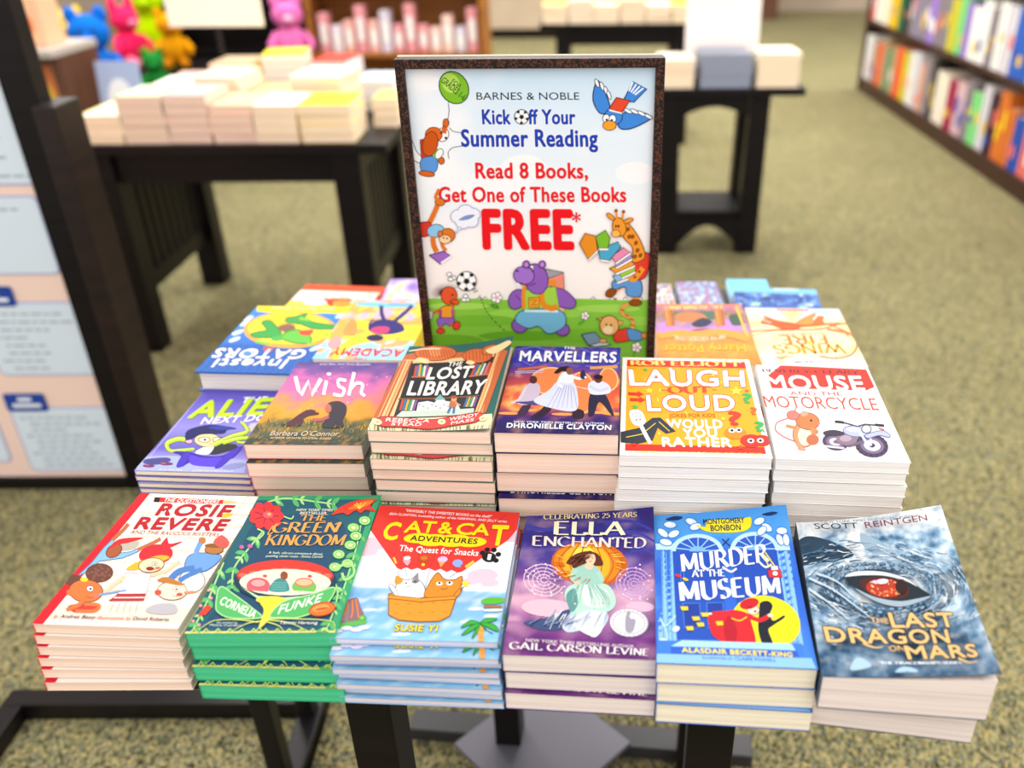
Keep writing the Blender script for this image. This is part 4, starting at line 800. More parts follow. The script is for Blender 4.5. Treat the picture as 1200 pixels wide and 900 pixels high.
def wish():
    A = Art([(351, 425), (466.5, 423.5), (425, 519), (283, 522)], .130, .195).crop(150, 320, 3.4286)
    def bg(u, v):
        k = nz(u * 2.2, v * 3.5, 3, 1); t = v + .12 * k
        c = ramp(t, (.0, '37463e'), (.17, '55604a'), (.25, '8c7c3c'), (.30, 'e09a28'), (.40, 'f4a040'), (.50, 'f28a70'), (.62, 'ec78a8'), (.76, 'c868ac'), (.88, '80549c'), (1, '584890'))
        if v < .3: c = mixc(c, rgb('c08a30'), max(0, nz(u * 8, v * 3, 8)) * 1.1)
        return c
    A.grid(44, 64, bg)
    r = random.Random(5)
    for k in range(26): A.ell('fbe6f4', r.uniform(600, 1060), r.uniform(375, 560), r.uniform(1, 3), n=6)
    for k in range(90):
        x, y = r.uniform(500, 960), r.uniform(585, 640); A.line(r.choice(['d8a030', 'e8b848', 'a87828', '6c6034', '48503a']), [(x, y), (x + r.uniform(-6, 8), y - r.uniform(8, 22))], 2.4)
    A.text('A #1 New York Times Bestseller', 775, 372, 976, 369, 7, 'f4eaf6')
    A.line('fbf6fa', [(678, 418), (690, 470), (700, 490), (730, 435), (742, 490), (780, 425)], 15, 0); A.line('fbf6fa', [(802, 432), (790, 488)], 13); A.ell('fbf6fa', 812, 406, 9, 6); A.line('fbf6fa', [(880, 430), (850, 428), (852, 452), (872, 464), (862, 488), (828, 484)], 12, 1); A.line('fbf6fa', [(912, 398), (890, 488)], 13); A.line('fbf6fa', [(896, 465), (920, 440), (945, 445), (940, 475), (955, 488)], 12, 1)
    A.poly('54303c', [(616, 612), (650, 596), (690, 566), (730, 546), (758, 552), (742, 566), (712, 580), (690, 612)], 1); A.line('54303c', [(730, 566), (770, 560)], 8)
    A.poly('3c3440', [(782, 616), (800, 580), (812, 560), (800, 540), (810, 518), (850, 510), (880, 528), (878, 562), (864, 590), (868, 612)], 1); A.ell('c06c5c', 808, 540, 13, 17); A.line('b85c5c', [(810, 572), (780, 585), (745, 588)], 12, 1)
    for k in range(60):
        x, y = r.uniform(490, 950), r.uniform(612, 690); A.line(r.choice(['6c6840', '8c7c40', '3c4638', 'b08c3c']), [(x, y), (x + r.uniform(-6, 8), y - r.uniform(6, 18))], 2.4)
    A.text("Barbara O'Connor", 568, 656, 846, 651, 20, 'e4c8b0'); A.text('AUTHOR OF HOW TO STEAL A DOG', 566, 669, 816, 666, 8, 'e4c8b0', bold=.03)
    return A
ARTS['wish'] = wish()
def lost():
    A = Art([(481, 404), (596, 393), (576, 504), (427, 505)], .130, .197, 1).crop(420, 380, 3.75)
    A.rect('2f6660', 0, 1, 0, 1)
    A.poly('e6dcb4', [(20, 474), (60, 395), (110, 400), (590, 390), (600, 480)]); 
    r = random.Random(6)
    for k in range(60): x = r.uniform(30, 580); A.line(r.choice(['8c8454', '5c6c40', '6c5c3c']), [(x, 472), (x + r.uniform(-10, 10), 448 - r.uniform(0, 8))], 2.5)
    A.poly('c8683c', [(60, 408), (190, 136), (250, 112), (600, 96), (640, 110), (560, 380), (540, 392)]); A.poly('ecc890', [(78, 408), (205, 146), (600, 112), (540, 384)])
    for dx, c in ((0, 'c8683c'), (18, 'e89858'), (32, 'a84c2c')): A.line(c, [(86 + dx, 408), (210 + dx * .8, 148)], 8); A.line(c, [(530 - dx, 388), (620 - dx, 108)], 8)
    A.poly('26262e', [(140, 408), (232, 158), (580, 128), (500, 388)]); A.poly('34343c', [(146, 400), (178, 318), (520, 300), (500, 386)])
    SPN = ['d8483c', '3c78b0', 'e0b040', '4c9c70', 'e8e0d0', '8c5ca0', 'd87840']
    for k in range(7): A.poly(SPN[k], [(236 + k * 9, 214), (246 + k * 9, 168 - (k % 3) * 4), (254 + k * 9, 168 - (k % 3) * 4), (244 + k * 9, 214)])
    for k in range(8): A.poly(SPN[k % 7], [(476 + k * 10, 208), (498 + k * 10, 150 + (k % 3) * 5), (506 + k * 10, 150 + (k % 3) * 5), (485 + k * 10, 208)])
    for k in range(6): A.poly(SPN[k], [(168 + k * 11, 368), (184 + k * 11, 318), (193 + k * 11, 318), (177 + k * 11, 368)])
    for k in range(5): A.poly(SPN[k + 1], [(448 + k * 11, 352), (464 + k * 11, 305), (472 + k * 11, 305), (458 + k * 11, 352)])
    A.line('c8683c', [(228, 216), (290, 212)], 6); A.line('c8683c', [(470, 210), (560, 204)], 6); A.line('8c5434', [(170, 316), (520, 300)], 6)
    A.poly('e4e8e0', [(240, 372), (250, 330), (290, 322), (320, 330), (345, 292), (368, 322), (420, 330), (440, 375)], 0); A.poly('7cb0a8', [(318, 318), (345, 290), (368, 316)]); A.poly('c8d4c8', [(150, 402), (180, 372), (500, 360), (500, 388)])
    for k in range(10): A.line('98a8a0', [(250 + k * 18, 340 + (k % 3) * 8), (258 + k * 18, 340 + (k % 3) * 8)], 7)
    A.poly('c87040', [(385, 350), (392, 320), (418, 322), (414, 352)], 1); A.ell('d8a47c', 406, 312, 13, 13); A.ell('a8542c', 404, 304, 14, 8); A.line('4c74a0', [(392, 350), (378, 382)], 11); A.line('4c74a0', [(408, 350), (404, 384)], 11); A.line('d8a47c', [(412, 330), (436, 345)], 7)
    for x, y, rx, ry, ro in ((330, 112, 84, 30, -4), (505, 122, 66, 30, 2), (560, 100, 40, 20, -10)): A.ell('d8703c', x, y, rx, ry, ro, line='8c3c1c', lw=2)
    A.poly('e89058', [(300, 96), (320, 84), (350, 98), (345, 120), (310, 124)], 1)
    for k in range(12): x = 262 + k * 12; A.line('a84c24', [(x, 96), (x + 10, 130)], 3)
    for k in range(8): x = 452 + k * 15; A.line('a84c24', [(x, 100), (x + 6, 142)], 3)
    for P in ([(250, 150), (262, 134), (300, 140), (296, 156)], [(540, 100), (600, 80), (640, 68), (650, 84), (580, 118)], [(455, 150), (470, 140), (495, 150), (480, 160)]): A.poly('f4d8a0', P, 1)
    A.line('f0e8d8', [(225, 112), (280, 98), (350, 92)], 4)
    Wt = 'f8f4ea'
    A.text('THE', 378, 165, 436, 163, 18, Wt, bold=.05); A.text('LOST', 288, 223, 474, 214, 50, Wt, bold=.07); A.text('LIBRARY', 205, 297, 534, 290, 62, Wt, bold=.06)
    A.poly('d84c4a', [(78, 412), (140, 402), (300, 414), (420, 396), (532, 384), (518, 428), (400, 446), (300, 462), (180, 452), (88, 448)], 1, '98302c', 3)
    for x, y in ((350, 425), (545, 415), (75, 430)): A.ell('f0e8c0', x, y, 18, 14); A.ell('e8b048', x, y, 7, 5)
    A.text('REBECCA', 108, 425, 292, 428, 17, Wt, bold=.04); A.text('STEAD', 128, 444, 256, 446, 15, Wt, bold=.04); A.text('WENDY', 384, 422, 520, 402, 17, Wt, bold=.04); A.text('MASS', 392, 441, 500, 426, 15, Wt, bold=.04)
    return A
ARTS['lost'] = lost()
def marv():
    A = Art([(604, 405), (728, 406), (724, 508), (579, 508)], .129, .200).crop(420, 380, 3.75)
    def bg(u, v):
        k = nz(u * 2, v * 2.4, 4, 9); c = ramp(v + .05 * k, (0, '221a58'), (.13, '2a1f6a'), (.2, '6c2c6c'), (.28, 'e8703c'), (.45, 'd8503c'), (.6, '9c3c5c'), (.72, '4a3aa0'), (.85, '2c3cb4'), (1, '2a2a90'))
        return mixc(c, rgb('f8b868'), max(0, k) * 1.2 if .2 < v < .68 else max(0, k) * .25)
    A.grid(40, 60, bg)
    for P in ([(690, 110), (780, 96), (900, 130)], [(700, 150), (760, 180), (820, 130)], [(980, 100), (1060, 140), (1140, 110)], [(1000, 180), (1090, 190), (1150, 165)]): A.line('8c80dc', P, 3)
    for x, y, rx, ry in ((850, 250, 90, 60), (980, 300, 60, 90), (1100, 240, 40, 50)): A.ell('f08448', x, y, rx, ry, line='fcc880', lw=4)
    A.line('c86830', [(700, 200), (830, 185)], 10, 0); A.line('e0a050', [(1020, 190), (1140, 182)], 12)
    for x, y in ((740, 380), (900, 395), (1050, 385), (1120, 390), (660, 395)): A.ell('f8a050', x, y, 50, 6)
    A.poly('3c2c44', [(700, 395), (752, 330), (770, 330), (740, 398)], 1); A.poly('c8b8cc', [(700, 350), (740, 270), (790, 262), (800, 300), (770, 350)], 1); A.line('d8c8d4', [(740, 275), (710, 330), (672, 350)], 10, 1); A.ell('4a2c2c', 770, 245, 17, 18)
    A.poly('2c2030', [(760, 410), (800, 380), (840, 340), (850, 375), (800, 412)], 1); A.poly('2c2030', [(940, 410), (952, 372), (990, 380), (985, 412)], 1)
    A.poly('4c4880', [(690, 345), (780, 335), (860, 282), (882, 300), (800, 356)], 1)
    A.poly('d4d8ee', [(772, 340), (840, 290), (880, 250), (940, 248), (962, 290), (966, 360), (940, 382), (860, 372)], 1)
    for k in range(7): A.line('8c90bc', [(890 + k * 9, 268), (830 + k * 22, 368)], 3, taper=.5)
    A.poly('e8ecf6', [(884, 252), (892, 218), (920, 208), (945, 226), (942, 256)], 1); A.line('e8ecf6', [(938, 228), (975, 238), (992, 220)], 12, 1); A.line('e8ecf6', [(890, 230), (880, 262), (900, 276)], 11, 1)
    A.poly('241820', [(862, 214), (886, 190), (925, 184), (944, 200), (936, 214), (900, 206), (880, 216)], 1); A.ell('8c5440', 930, 205, 15, 17); A.poly('2c2a50', [(978, 212), (992, 200), (1005, 234), (980, 238)], 1)
    A.poly('242440', [(1010, 395), (1022, 300), (1080, 300), (1118, 385), (1112, 398), (1060, 340), (1034, 396)], 1); A.poly('d8dcec', [(1012, 262), (1050, 246), (1098, 262), (1104, 300), (1024, 306)], 1); A.line('c8cce0', [(1016, 270), (1060, 290), (1100, 276)], 11, 1); A.ell('5c3428', 1055, 240, 17, 17); A.ell('201418', 1055, 230, 20, 11)
    A.line('f8e8f0', [(940, 270), (1010, 284)], 2.5); A.ell('fbf0f4', 1000, 232, 5)
    Wt = 'fafafe'
    A.text('THE', 904, 107, 956, 107, 12, Wt, bold=.05); A.text('MARVELLERS', 712, 165, 1136, 168, 45, '2c2480', bold=.09); A.text('MARVELLERS', 708, 161, 1132, 164, 45, Wt, bold=.07)
    A.line('241c3c', [(830, 165), (1002, 168)], 9); A.text('A CONJUREVERSE NOVEL', 836, 168, 996, 170, 6, 'e0d8ec'); A.line('cfc6e0', [(688, 210), (820, 204)], 3); A.line('cfc6e0', [(690, 217), (812, 212)], 3)
    A.text('NEW YORK TIMES BESTSELLING AUTHOR', 686, 436, 1080, 437, 8, 'f0ecf8', bold=.03); A.text('DHRONIELLE CLAYTON', 654, 458, 1106, 460, 20, Wt, bold=.08)
    return A
ARTS['marv'] = marv()
def laugh():
    A = Art([(731, 420), (878.4, 418.6), (905, 536), (726, 537)], .154, .216).crop(740, 320, 3.2147)
    A.rect('fbf8f4', 0, 1, 0, 1); A.rect('f6ac18', .035, .962, .035, .955); A.rect('d82c20', .035, .962, .892, .972); A.rect('d82c20', .035, .962, .035, .095)
    for k in range(14):
        r = random.Random(k); u, v = r.uniform(.06, .93), r.uniform(.12, .86); A.uvpoly('fbd44c', [(u, v + .02), (u + .008, v), (u, v - .02), (u - .008, v)])
    A.text('ROB ELLIOTT', 0, 350, 418, 344, 17, 'f6dc70', 'serif', wt=.2, ser=.11)
    Wt, RD = 'fdfaf6', 'd83424'
    A.text('LAUGH', -2, 428, 428, 420, 60, Wt, bold=.07, out=RD, outw=.07); A.text('LOUD', 64, 525, 390, 515, 60, Wt, bold=.07, out=RD, outw=.07)
    A.text('LAUGH', 2, 426, 426, 418, 56, 'f0b0a0'); A.text('LAUGH', 2, 425, 426, 417, 55, Wt, bold=.02)
    A.text('-OUT-', 112, 456, 325, 448, 25, 'd04a14', 'serif', wt=.24, ser=.12); A.text('JOKES FOR KIDS', 145, 548, 316, 542, 14, 'b85810', bold=.05)
    A.text('WOULD', 136, 588, 342, 584, 32, Wt, bold=.10); A.text('YOU', 196, 623, 322, 618, 32, Wt, bold=.10); A.text('RATHER', 118, 660, 376, 655, 34, Wt, bold=.10)
    A.text('#1 BESTSELLING AUTHOR OF THE LAUGH OUT LOUD SERIES', 12, 690, 490, 685, 9, 'f6dc70', bold=.05)
    A.poly('2c3440', [(-40, 610), (30, 592), (80, 552), (110, 550), (168, 602), (130, 612), (100, 590), (80, 640), (20, 655), (-40, 650)])
    A.line('f0d040', [(-20, 630), (40, 616), (92, 572)], 3); A.line('f0d040', [(104, 566), (144, 602)], 3)
    A.line('f0f0f2', [(30, 570), (55, 620), (72, 652)], 15, 1); A.poly('f0f0f2', [(-5, 530), (35, 525), (55, 565), (35, 585), (5, 575)], 1)
    for x in (4, 18, 32): A.line('b8b8bc', [(x, 528), (x + 5, 552)], 3)
    A.ell('202020', 20, 562, 3); A.ell('202020', 34, 560, 3)
    for x, y in ((-10, 462), (-4, 484)): A.line('d83424', [(x, y), (x + 40, y)], 12); A.poly('d83424', [(x + 36, y - 12), (x + 60, y), (x + 36, y + 12)])
    A.ell('f08a1c', 390, 602, 42, 24); A.ell('e02c24', 450, 630, 42, 25); A.ell('e02c24', 490, 628, 34, 22)
    for x, y in ((378, 592), (404, 590), (448, 630), (484, 628)): A.ell('fafafa', x, y, 13, 9); A.ell('181818', x, y, 6, 5)
    for s, x, y, h, c in (('?', 425, 484, 36, '3cb054'), ('?', 372, 570, 50, 'd83424'), ('?', 452, 528, 26, 'd86424'), ('?', 470, 592, 36, '3cb054')): A.text(s, x, y, x + h * .9, y, h, c, bold=.10)
    for x, y, r_, c in ((395, 440, 26, 'fbe44c'), (435, 438, 10, 'd86424'), (55, 368, 12, '58b848'), (70, 448, 16, 'fbe44c'), (410, 656, 16, 'd84c20'), (10, 658, 12, 'd83424'), (310, 382, 9, 'fbe44c'), (15, 512, 16, '58b848'), (345, 548, 12, 'fbe44c'), (150, 362, 9, 'fbf8e8')):
        A.poly(c, [(x + r_ * (1 if k % 2 == 0 else .45) * sin(k * pi / 5), y - r_ * .7 * (1 if k % 2 == 0 else .45) * cos(k * pi / 5)) for k in range(10)])
    A.line('58b848', [(490, 580), (500, 596)], 4)
    return A
ARTS['laugh'] = laugh()
def mouse():
    A = Art([(882.5, 426.5), (1018, 432.5), (1065, 543), (909.5, 538)], .1325, .203).crop(740, 320, 3.2147)
    A.rect('fbf8f7', 0, 1, 0, 1)
    A.poly('dc3020', [(508, 384), (556, 346), (700, 355), (888, 368), (918, 436), (884, 450), (700, 441), (512, 434)])
    A.text('BEVERLY CLEARY', 485, 371, 862, 386, 13, '3c2024', 'serif', wt=.16, ser=.05); A.text('MOUSE', 510, 438, 882, 447, 54, 'fdfafa', bold=.07)
    A.text('THE', 500, 412, 492, 386, 13, 'd8605c', up=(-14, 0)); A.text('AND THE', 596, 462, 796, 468, 15, 'b03430', bold=.03); A.text('MOTORCYCLE', 500, 508, 934, 524, 46, 'd44430', bold=.0)
    A.text('Ralph will take', 790, 538, 896, 542, 8, '7c8488'); A.text('the ride of his life!', 780, 549, 912, 553, 8, '7c8488')
    for x, y, rx, ry in ((640, 675, 70, 8), (860, 690, 130, 12)): A.ell('dcd4e0', x, y, rx, ry)
    A.line('d8685c', [(622, 640), (575, 622), (540, 595), (548, 565), (598, 545), (620, 505), (614, 498)], 5, 1)
    A.ell('d8966c', 648, 612, 42, 48, -8, line='8c5030', lw=2); A.ell('f2d8c4', 652, 618, 26, 36, -8); A.ell('cc7c48', 662, 562, 46, 32, 12, line='8c5030', lw=2); A.ell('e87c70', 606, 540, 24, 17, 10, line='b05040', lw=2); A.ell('e8a088', 650, 534, 14, 11); A.ell('201410', 676, 560, 4.5); A.ell('e08070', 704, 572, 6, 5)
    A.line('d08858', [(620, 588), (592, 582), (580, 578)], 12, 1); A.line('d08858', [(675, 590), (698, 602), (680, 612)], 13, 1); A.ell('c06c48', 682, 632, 24, 20); A.line('d89878', [(640, 650), (630, 664), (655, 668)], 10, 1); A.line('d89878', [(620, 650), (640, 660)], 10)
    D1, D2, SL = '4c3c5c', '7c6c8c', 'b4bce0'
    A.ell(D1, 768, 640, 50, 32, 8); A.ell(D2, 768, 640, 36, 22, 8); A.ell('d8d4e0', 768, 640, 24, 14, 8); A.ell(D2, 768, 640, 9, 6)
    A.ell(D1, 902, 654, 62, 43, 10); A.ell(D2, 904, 654, 44, 29, 10); A.ell('e0dce6', 904, 654, 31, 20, 10); A.ell(D1, 904, 654, 11, 8)
    for k in range(16): a = k * .393; A.line('2c2038', [(902 + 50 * cos(a), 654 + 34 * sin(a)), (902 + 60 * cos(a + .1), 654 + 41 * sin(a + .1))], 4)
    A.line('6c5c74', [(768, 638), (820, 655), (870, 640)], 12); A.ell('8c7488', 810, 630, 40, 22); A.ell('b09cac', 806, 628, 22, 12); A.line('e4e0ea', [(720, 655), (800, 664)], 7)
    A.poly('3c3448', [(722, 604), (760, 596), (800, 606), (790, 618), (735, 618)], 1); A.ell(SL, 842, 602, 46, 20, 6, line='5c68a0', lw=2); A.ell('dce4f8', 836, 596, 26, 8, 6); A.line('d4d8e8', [(850, 590), (880, 640), (902, 654)], 9); A.line('d4d8e8', [(866, 586), (905, 640)], 7)
    A.ell('dce0ec', 884, 594, 18, 15, line='5c6078', lw=3); A.poly(SL, [(880, 615), (940, 600), (970, 615), (965, 625), (930, 618), (890, 628)], 1, '5c68a0', 2)
    A.line('44404c', [(770, 565), (810, 572), (850, 584), (878, 576), (945, 582)], 5); A.line('28242c', [(766, 565), (800, 569)], 9); A.line('28242c', [(916, 578), (950, 582)], 9); A.line('c85850', [(930, 590), (950, 598)], 5)
    return A
ARTS['mouse'] = mouse()

# ---------------------------------------------------------------- piles facing the other side
def inv():
    A = Art(quadw(-.436, 1.1205, 176.2, .146, .214, .845), .146, .214).crop(220, 325, 4.2857)
    def bg(u, v):
        if v > .60: k = (sin(u * 90 + 1.6 * (int(v * 34) % 2)) * sin(v * 107)); return mixc(rgb('3068bc'), rgb('2450a0'), max(0, k))
        return ramp(v, (0, '3c8ae0'), (.35, '3a86dc'), (.6, '3470c8'))
    A.grid(50, 60, bg)
    A.poly('fbe022', [(350, 135), (850, 148), (840, 185), (690, 178), (560, 184), (430, 178), (345, 168)])
    A.text('John Patrick Green', 745, 152, 425, 146, 12, 'fdf6d0', bold=.03)
    for x, y in ((300, 205), (250, 275), (235, 310), (680, 340), (640, 355), (290, 230), (770, 190)): A.ell('d4e8f8', x, y, 32, 10, -20)
    A.ell('f0a848', 515, 262, 236, 92); A.ell('fbe03a', 515, 256, 214, 78)
    A.ell('e8c828', 480, 220, 100, 30); G, G2 = '3ca44c', '2c7c3c'
    A.poly(G, [(370, 225), (410, 215), (440, 240), (470, 280), (430, 300), (340, 300), (315, 285), (350, 272), (395, 262)], 1, G2, 4); A.poly(G, [(495, 205), (540, 195), (600, 180), (590, 205), (640, 225), (740, 240), (760, 255), (640, 258), (560, 232), (500, 225)], 1, G2, 4)
    A.poly('8c6050', [(452, 248), (500, 232), (540, 245), (525, 268), (480, 272)], 1); A.poly('68c048', [(500, 270), (560, 262), (620, 300), (605, 330), (520, 325), (470, 300)], 1, G2, 4); A.poly('d85038', [(560, 268), (630, 262), (612, 290), (570, 288)], 1); A.poly('4cb050', [(420, 300), (460, 290), (480, 312), (430, 318)], 1)
    for P in ([(600, 330), (640, 335)], [(340, 320), (420, 335)], [(690, 280), (720, 300)], [(560, 205), (620, 212)]): A.line('8cc83c', P, 14)
    A.poly('e85040', [(380, 350), (430, 352), (400, 380)], 1)
    Wt, O = 'fafafc', '1c3470'
    A.text('Investi', 508, 412, 150, 408, 44, Wt, bold=.07, out=O, outw=.06); A.text('GATORS', 606, 364, 152, 356, 44, Wt, bold=.09, out=O, outw=.06)
    A.ell('5c8cc8', 300, 382, 26, 17, line='e8f0f8', lw=5)
    return A
ARTS['inv'] = inv()
def acad():
    A = Art(quadw(-.2985, 1.1415, 176.7, .127, .198, .849), .127, .198).crop(220, 325, 4.2857)
    A.grid(24, 40, lambda u, v: mixc(ramp(v, (0, '9cd0ec'), (.08, 'f4d850'), (.5, 'fbe02c'), (.68, 'f8dc40'), (.74, 'a4def4'), (1, '9cd8f4')), rgb('f4a858') if nz(u, v, 6, 3) > .1 else rgb('c8b0dc'), (.9 if nz(u, v, 6, 3) > .1 else (.9 if nz(u, v, 5, 8) > .12 and v < .62 else 0))))
    A.poly('fbe63c', [(740, 420), (820, 350), (950, 310), (1060, 290), (1150, 275), (1150, 240), (1000, 250), (850, 290), (740, 360)], 1); A.poly('f09850', [(780, 280), (820, 210), (850, 230), (840, 290)], 1); A.poly('e8a0a0', [(700, 330), (760, 290), (770, 340), (730, 360)], 1)
    A.poly('7cc8ec', [(840, 122), (1150, 130), (1140, 150), (960, 150), (850, 140)]); A.line('6c8cc4', [(1010, 134), (1120, 136)], 5)
    N = '2a2474'
    A.line(N, [(972, 140), (975, 185), (995, 225)], 20, 1); A.line(N, [(1128, 140), (1080, 185), (1030, 225)], 18, 1); A.poly(N, [(905, 250), (950, 212), (1040, 215), (1085, 250), (1040, 282), (940, 282)], 1); A.poly('d83c78', [(920, 258), (960, 245), (1010, 250), (1000, 276), (935, 278)], 1); A.line(N, [(910, 255), (915, 225), (935, 210)], 9, 1); A.line(N, [(1070, 240), (1085, 262), (1050, 275)], 9, 1); A.ell('241c50', 940, 302, 44, 17)
    R_ = 'd42440'
    A.text('ACADEMY', 1090, 362, 735, 352, 36, R_, bold=.09); A.text('THE', 908, 402, 836, 400, 15, R_, bold=.09)
    return A
ARTS['acad'] = acad()
def judy():
    A = Art(quadw(-.4333, 1.345, 174, .142, .19, .792), .142, .19).crop(220, 325, 4.2857)
    A.rect('fbe450', 0, 1, 0, 1); A.rect('ee5228', 0, 1, 0, .16); A.rect('faf6f0', 0, 1, .14, .38)
    A.text('JUDY MOODY', 985, 80, 615, 74, 30, 'dcb868', bold=.02)
    A.poly('dc3c30', [(680, 110), (740, 104), (830, 108), (800, 125), (760, 118), (720, 145)], 1); A.ell('f8f0e8', 640, 125, 60, 14); A.poly('f09a30', [(730, 120), (800, 115), (820, 140), (750, 148)], 1)
    return A
ARTS['judy'] = judy()
def speck(x, y, yaw, w, h, z, cols, s, zoff):
    A = Art(quadw(x, y, yaw, w, h, z), w, h)
    A.grid(36, 44, lambda u, v: ramp(.5 + .75 * nz(u, v, s, zoff), *[(i / (len(cols) - 1), c) for i, c in enumerate(cols)])); return A
ARTS['purple'] = speck(-.283, 1.39, 180, .14, .19, .785, ['8c6cc8', 'b090e0', 'd8c8f0', 'e8d870'], 4, 1)
ARTS['back1'] = speck(.123, 1.36, 180, .06, .18, .787, ['4c3458', 'b87c5c', 'f0ece8', '7c90b8', 'a03c50'], 8, 2)
ARTS['back2'] = speck(.198, 1.37, 180, .072, .18, .787, ['3c6cb0', 'd8e4f0', '5c84c0', 'c86478', '6cb8e0'], 8, 5)
def blue():
    A = speck(.3202, 1.3193, 174.5, .142, .187, .793, ['16306c', '2c4c9c', '3c62b4', '5c8cd0', 'b8d8f0'], 7, 3).crop(760, 320, 4.4444)
    r = random.Random(8)
    for k in range(46): x, y = r.uniform(440, 900), r.uniform(90, 175); A.line(r.choice(['f0f4fa', 'b8d4f0', '1c2c5c', '7cb0e4', '142454']), [(x, y), (x + r.uniform(-24, 24), y + r.uniform(-9, 12))], r.uniform(3, 7))
    A.rect('7cc0e8', 0, 1, 0, .12); A.ell('b8e0b0', 560, 160, 26, 8); A.line('e8f0fa', [(650, 82), (780, 84)], 6)
    return A
ARTS['blue'] = blue()
def hp():
    A = Art(quadw(.165, 1.1084, 179, .134, .196, .855), .134, .196).crop(760, 320, 4.4444)
    A.grid(24, 36, lambda u, v: mixc(ramp(v, (0, 'c87c8c'), (.10, 'b06c88'), (.2, '8c6c5c'), (.45, 'b488c8'), (.55, 'd8863c'), (.75, 'e8983c'), (1, 'd8802c')), rgb('f4b450'), max(0, nz(u * 2, v * 2, 5)) * .8))
    A.poly('d8783c', [(50, 148), (470, 150), (480, 165), (50, 168)]); A.poly('4c6c5c', [(120, 200), (340, 195), (350, 240), (130, 240)]); A.poly('c87c4c', [(140, 215), (200, 200), (280, 210), (300, 245), (160, 250)], 1)
    A.poly('c088d0', [(50, 270), (90, 250), (150, 275), (250, 290), (350, 270), (400, 240), (460, 250), (470, 290), (350, 300), (200, 305), (80, 310)], 1)
    for x in (110, 372): A.line('c87430', [(x - 8, 188), (x + 6, 275)], 46); A.line('e09a4c', [(x - 18, 190), (x - 4, 272)], 8); A.line('8c4c20', [(x + 8, 190), (x + 22, 272)], 6)
    A.poly('2c2c50', [(225, 262), (280, 232), (330, 250), (300, 275), (250, 280)], 1); A.ell('a04c70', 290, 300, 66, 14); A.poly('3c5848', [(420, 220), (470, 215), (500, 260), (440, 270)], 1); A.line('f0c040', [(455, 170), (520, 340)], 12)
    A.line('e8a040', [(60, 330), (150, 310), (250, 318), (350, 305), (450, 318), (520, 345)], 34, 1); A.line('c87028', [(55, 345), (150, 330), (260, 338), (360, 325), (520, 360)], 5, 1)
    A.text("AND THE SORCERER'S STONE", 400, 318, 130, 322, 20, 'f6e4c8', 'serif', wt=.16, arch=.5)
    A.text('J.K. ROWLING', 388, 166, 82, 172, 16, 'f8d060', 'serif', wt=.2); A.text('Harry Potter', 505, 372, 72, 376, 40, 'a85c10', bold=.06); A.text('Harry Potter', 503, 369, 70, 373, 40, 'f6bc20', bold=.04)
    return A
ARTS['hp'] = hp()
def wings():
    A = Art(quadw(.3072, 1.117, 177.3, .141, .189, .845), .141, .189).crop(760, 320, 4.4444)
    A.grid(30, 40, lambda u, v: mixc(ramp(v, (0, 'c8d4e4'), (.12, 'e8e4dc'), (.3, 'f8dca8'), (.45, 'f8e8c0'), (.7, 'f8e4b8'), (.9, 'f6ecdc'), (1, 'f2ece8')), rgb('f8c868'), max(0, nz(u * 1.6, v * 2, 3, 6)) * .9))
    A.line('d84c24', [(530, 302), (700, 292), (880, 292), (1010, 262), (1090, 280)], 7, 1); A.line('f09040', [(520, 330), (640, 300), (760, 300)], 5, 1)
    A.line('d8742c', [(930, 292), (1040, 310), (1085, 365), (1060, 420), (980, 442), (890, 432)], 13, 1, .4); A.line('f4b070', [(950, 300), (1030, 320), (1068, 370), (1040, 415), (970, 432)], 6, 1); A.line('c83c30', [(930, 262), (1020, 300), (1040, 330)], 6, 1)
    D = 'e0601c'
    A.poly(D, [(586, 258), (608, 235), (602, 222), (650, 240), (700, 252), (770, 262), (800, 275), (760, 290), (690, 286), (640, 268)], 1, '8c300c', 3); A.poly('f0903c', [(770, 262), (830, 222), (872, 212), (850, 240), (880, 252), (840, 268)], 1, '9c3c10', 3); A.poly('e46c28', [(865, 258), (880, 226), (912, 226), (905, 245), (915, 262), (880, 270)], 1, '9c3c10', 3); A.line(D, [(790, 275), (860, 270), (960, 262), (1020, 262)], 14, 1, .5)
    for k in range(8): A.ell('b84414', 640 + k * 20, 258 + k * 2.5, 6, 4, n=8)
    A.line('f8f8f8', [(600, 248), (640, 256)], 3); A.ell('fbe060', 612, 240, 4, 3)
    A.text('WINGS', 1014, 372, 642, 374, 44, 'b86c10', 'serif', wt=.14, ser=.07); A.text('WINGS', 1012, 370, 640, 372, 44, 'e89c14', 'serif', wt=.15, ser=.06); A.text('FIRE', 928, 324, 678, 326, 42, 'c85c20', 'serif', wt=.14, ser=.07); A.text('FIRE', 926, 322, 676, 324, 42, 'e07c18', 'serif', wt=.15, ser=.06); A.ell('f4dc28', 838, 362, 14, 8)
    A.text('THE DRAGONET PROPHECY', 930, 310, 665, 312, 8, 'b87850', 'serif', wt=.2); A.text('THE NEW YORK TIMES BESTSELLING SERIES', 960, 424, 690, 428, 6, '9c8c98'); A.text('TUI T. SUTHERLAND', 985, 450, 748, 456, 13, '7c8cc0', 'serif', wt=.2)
    A.line('d03038', [(668, 190), (834, 191)], 9); A.text('A NEW YORK TIMES BESTSELLER', 830, 187, 672, 187, 6, 'fae8e8'); A.poly('e0784c', [(650, 430), (690, 438), (720, 432), (690, 446)], 1)
    A.ell('c8d8ec', 540, 200, 60, 10); A.ell('b8c8dc', 900, 200, 70, 10)
    return A
ARTS['wings'] = wings()
ORD = ['topmost', 'second from the top', 'third from the top', 'fourth from the top', 'fifth from the top', 'sixth from the top', 'seventh from the top', 'eighth from the top', 'ninth from the top', 'tenth from the top', 'eleventh from the top', 'twelfth from the top', 'thirteenth from the top']
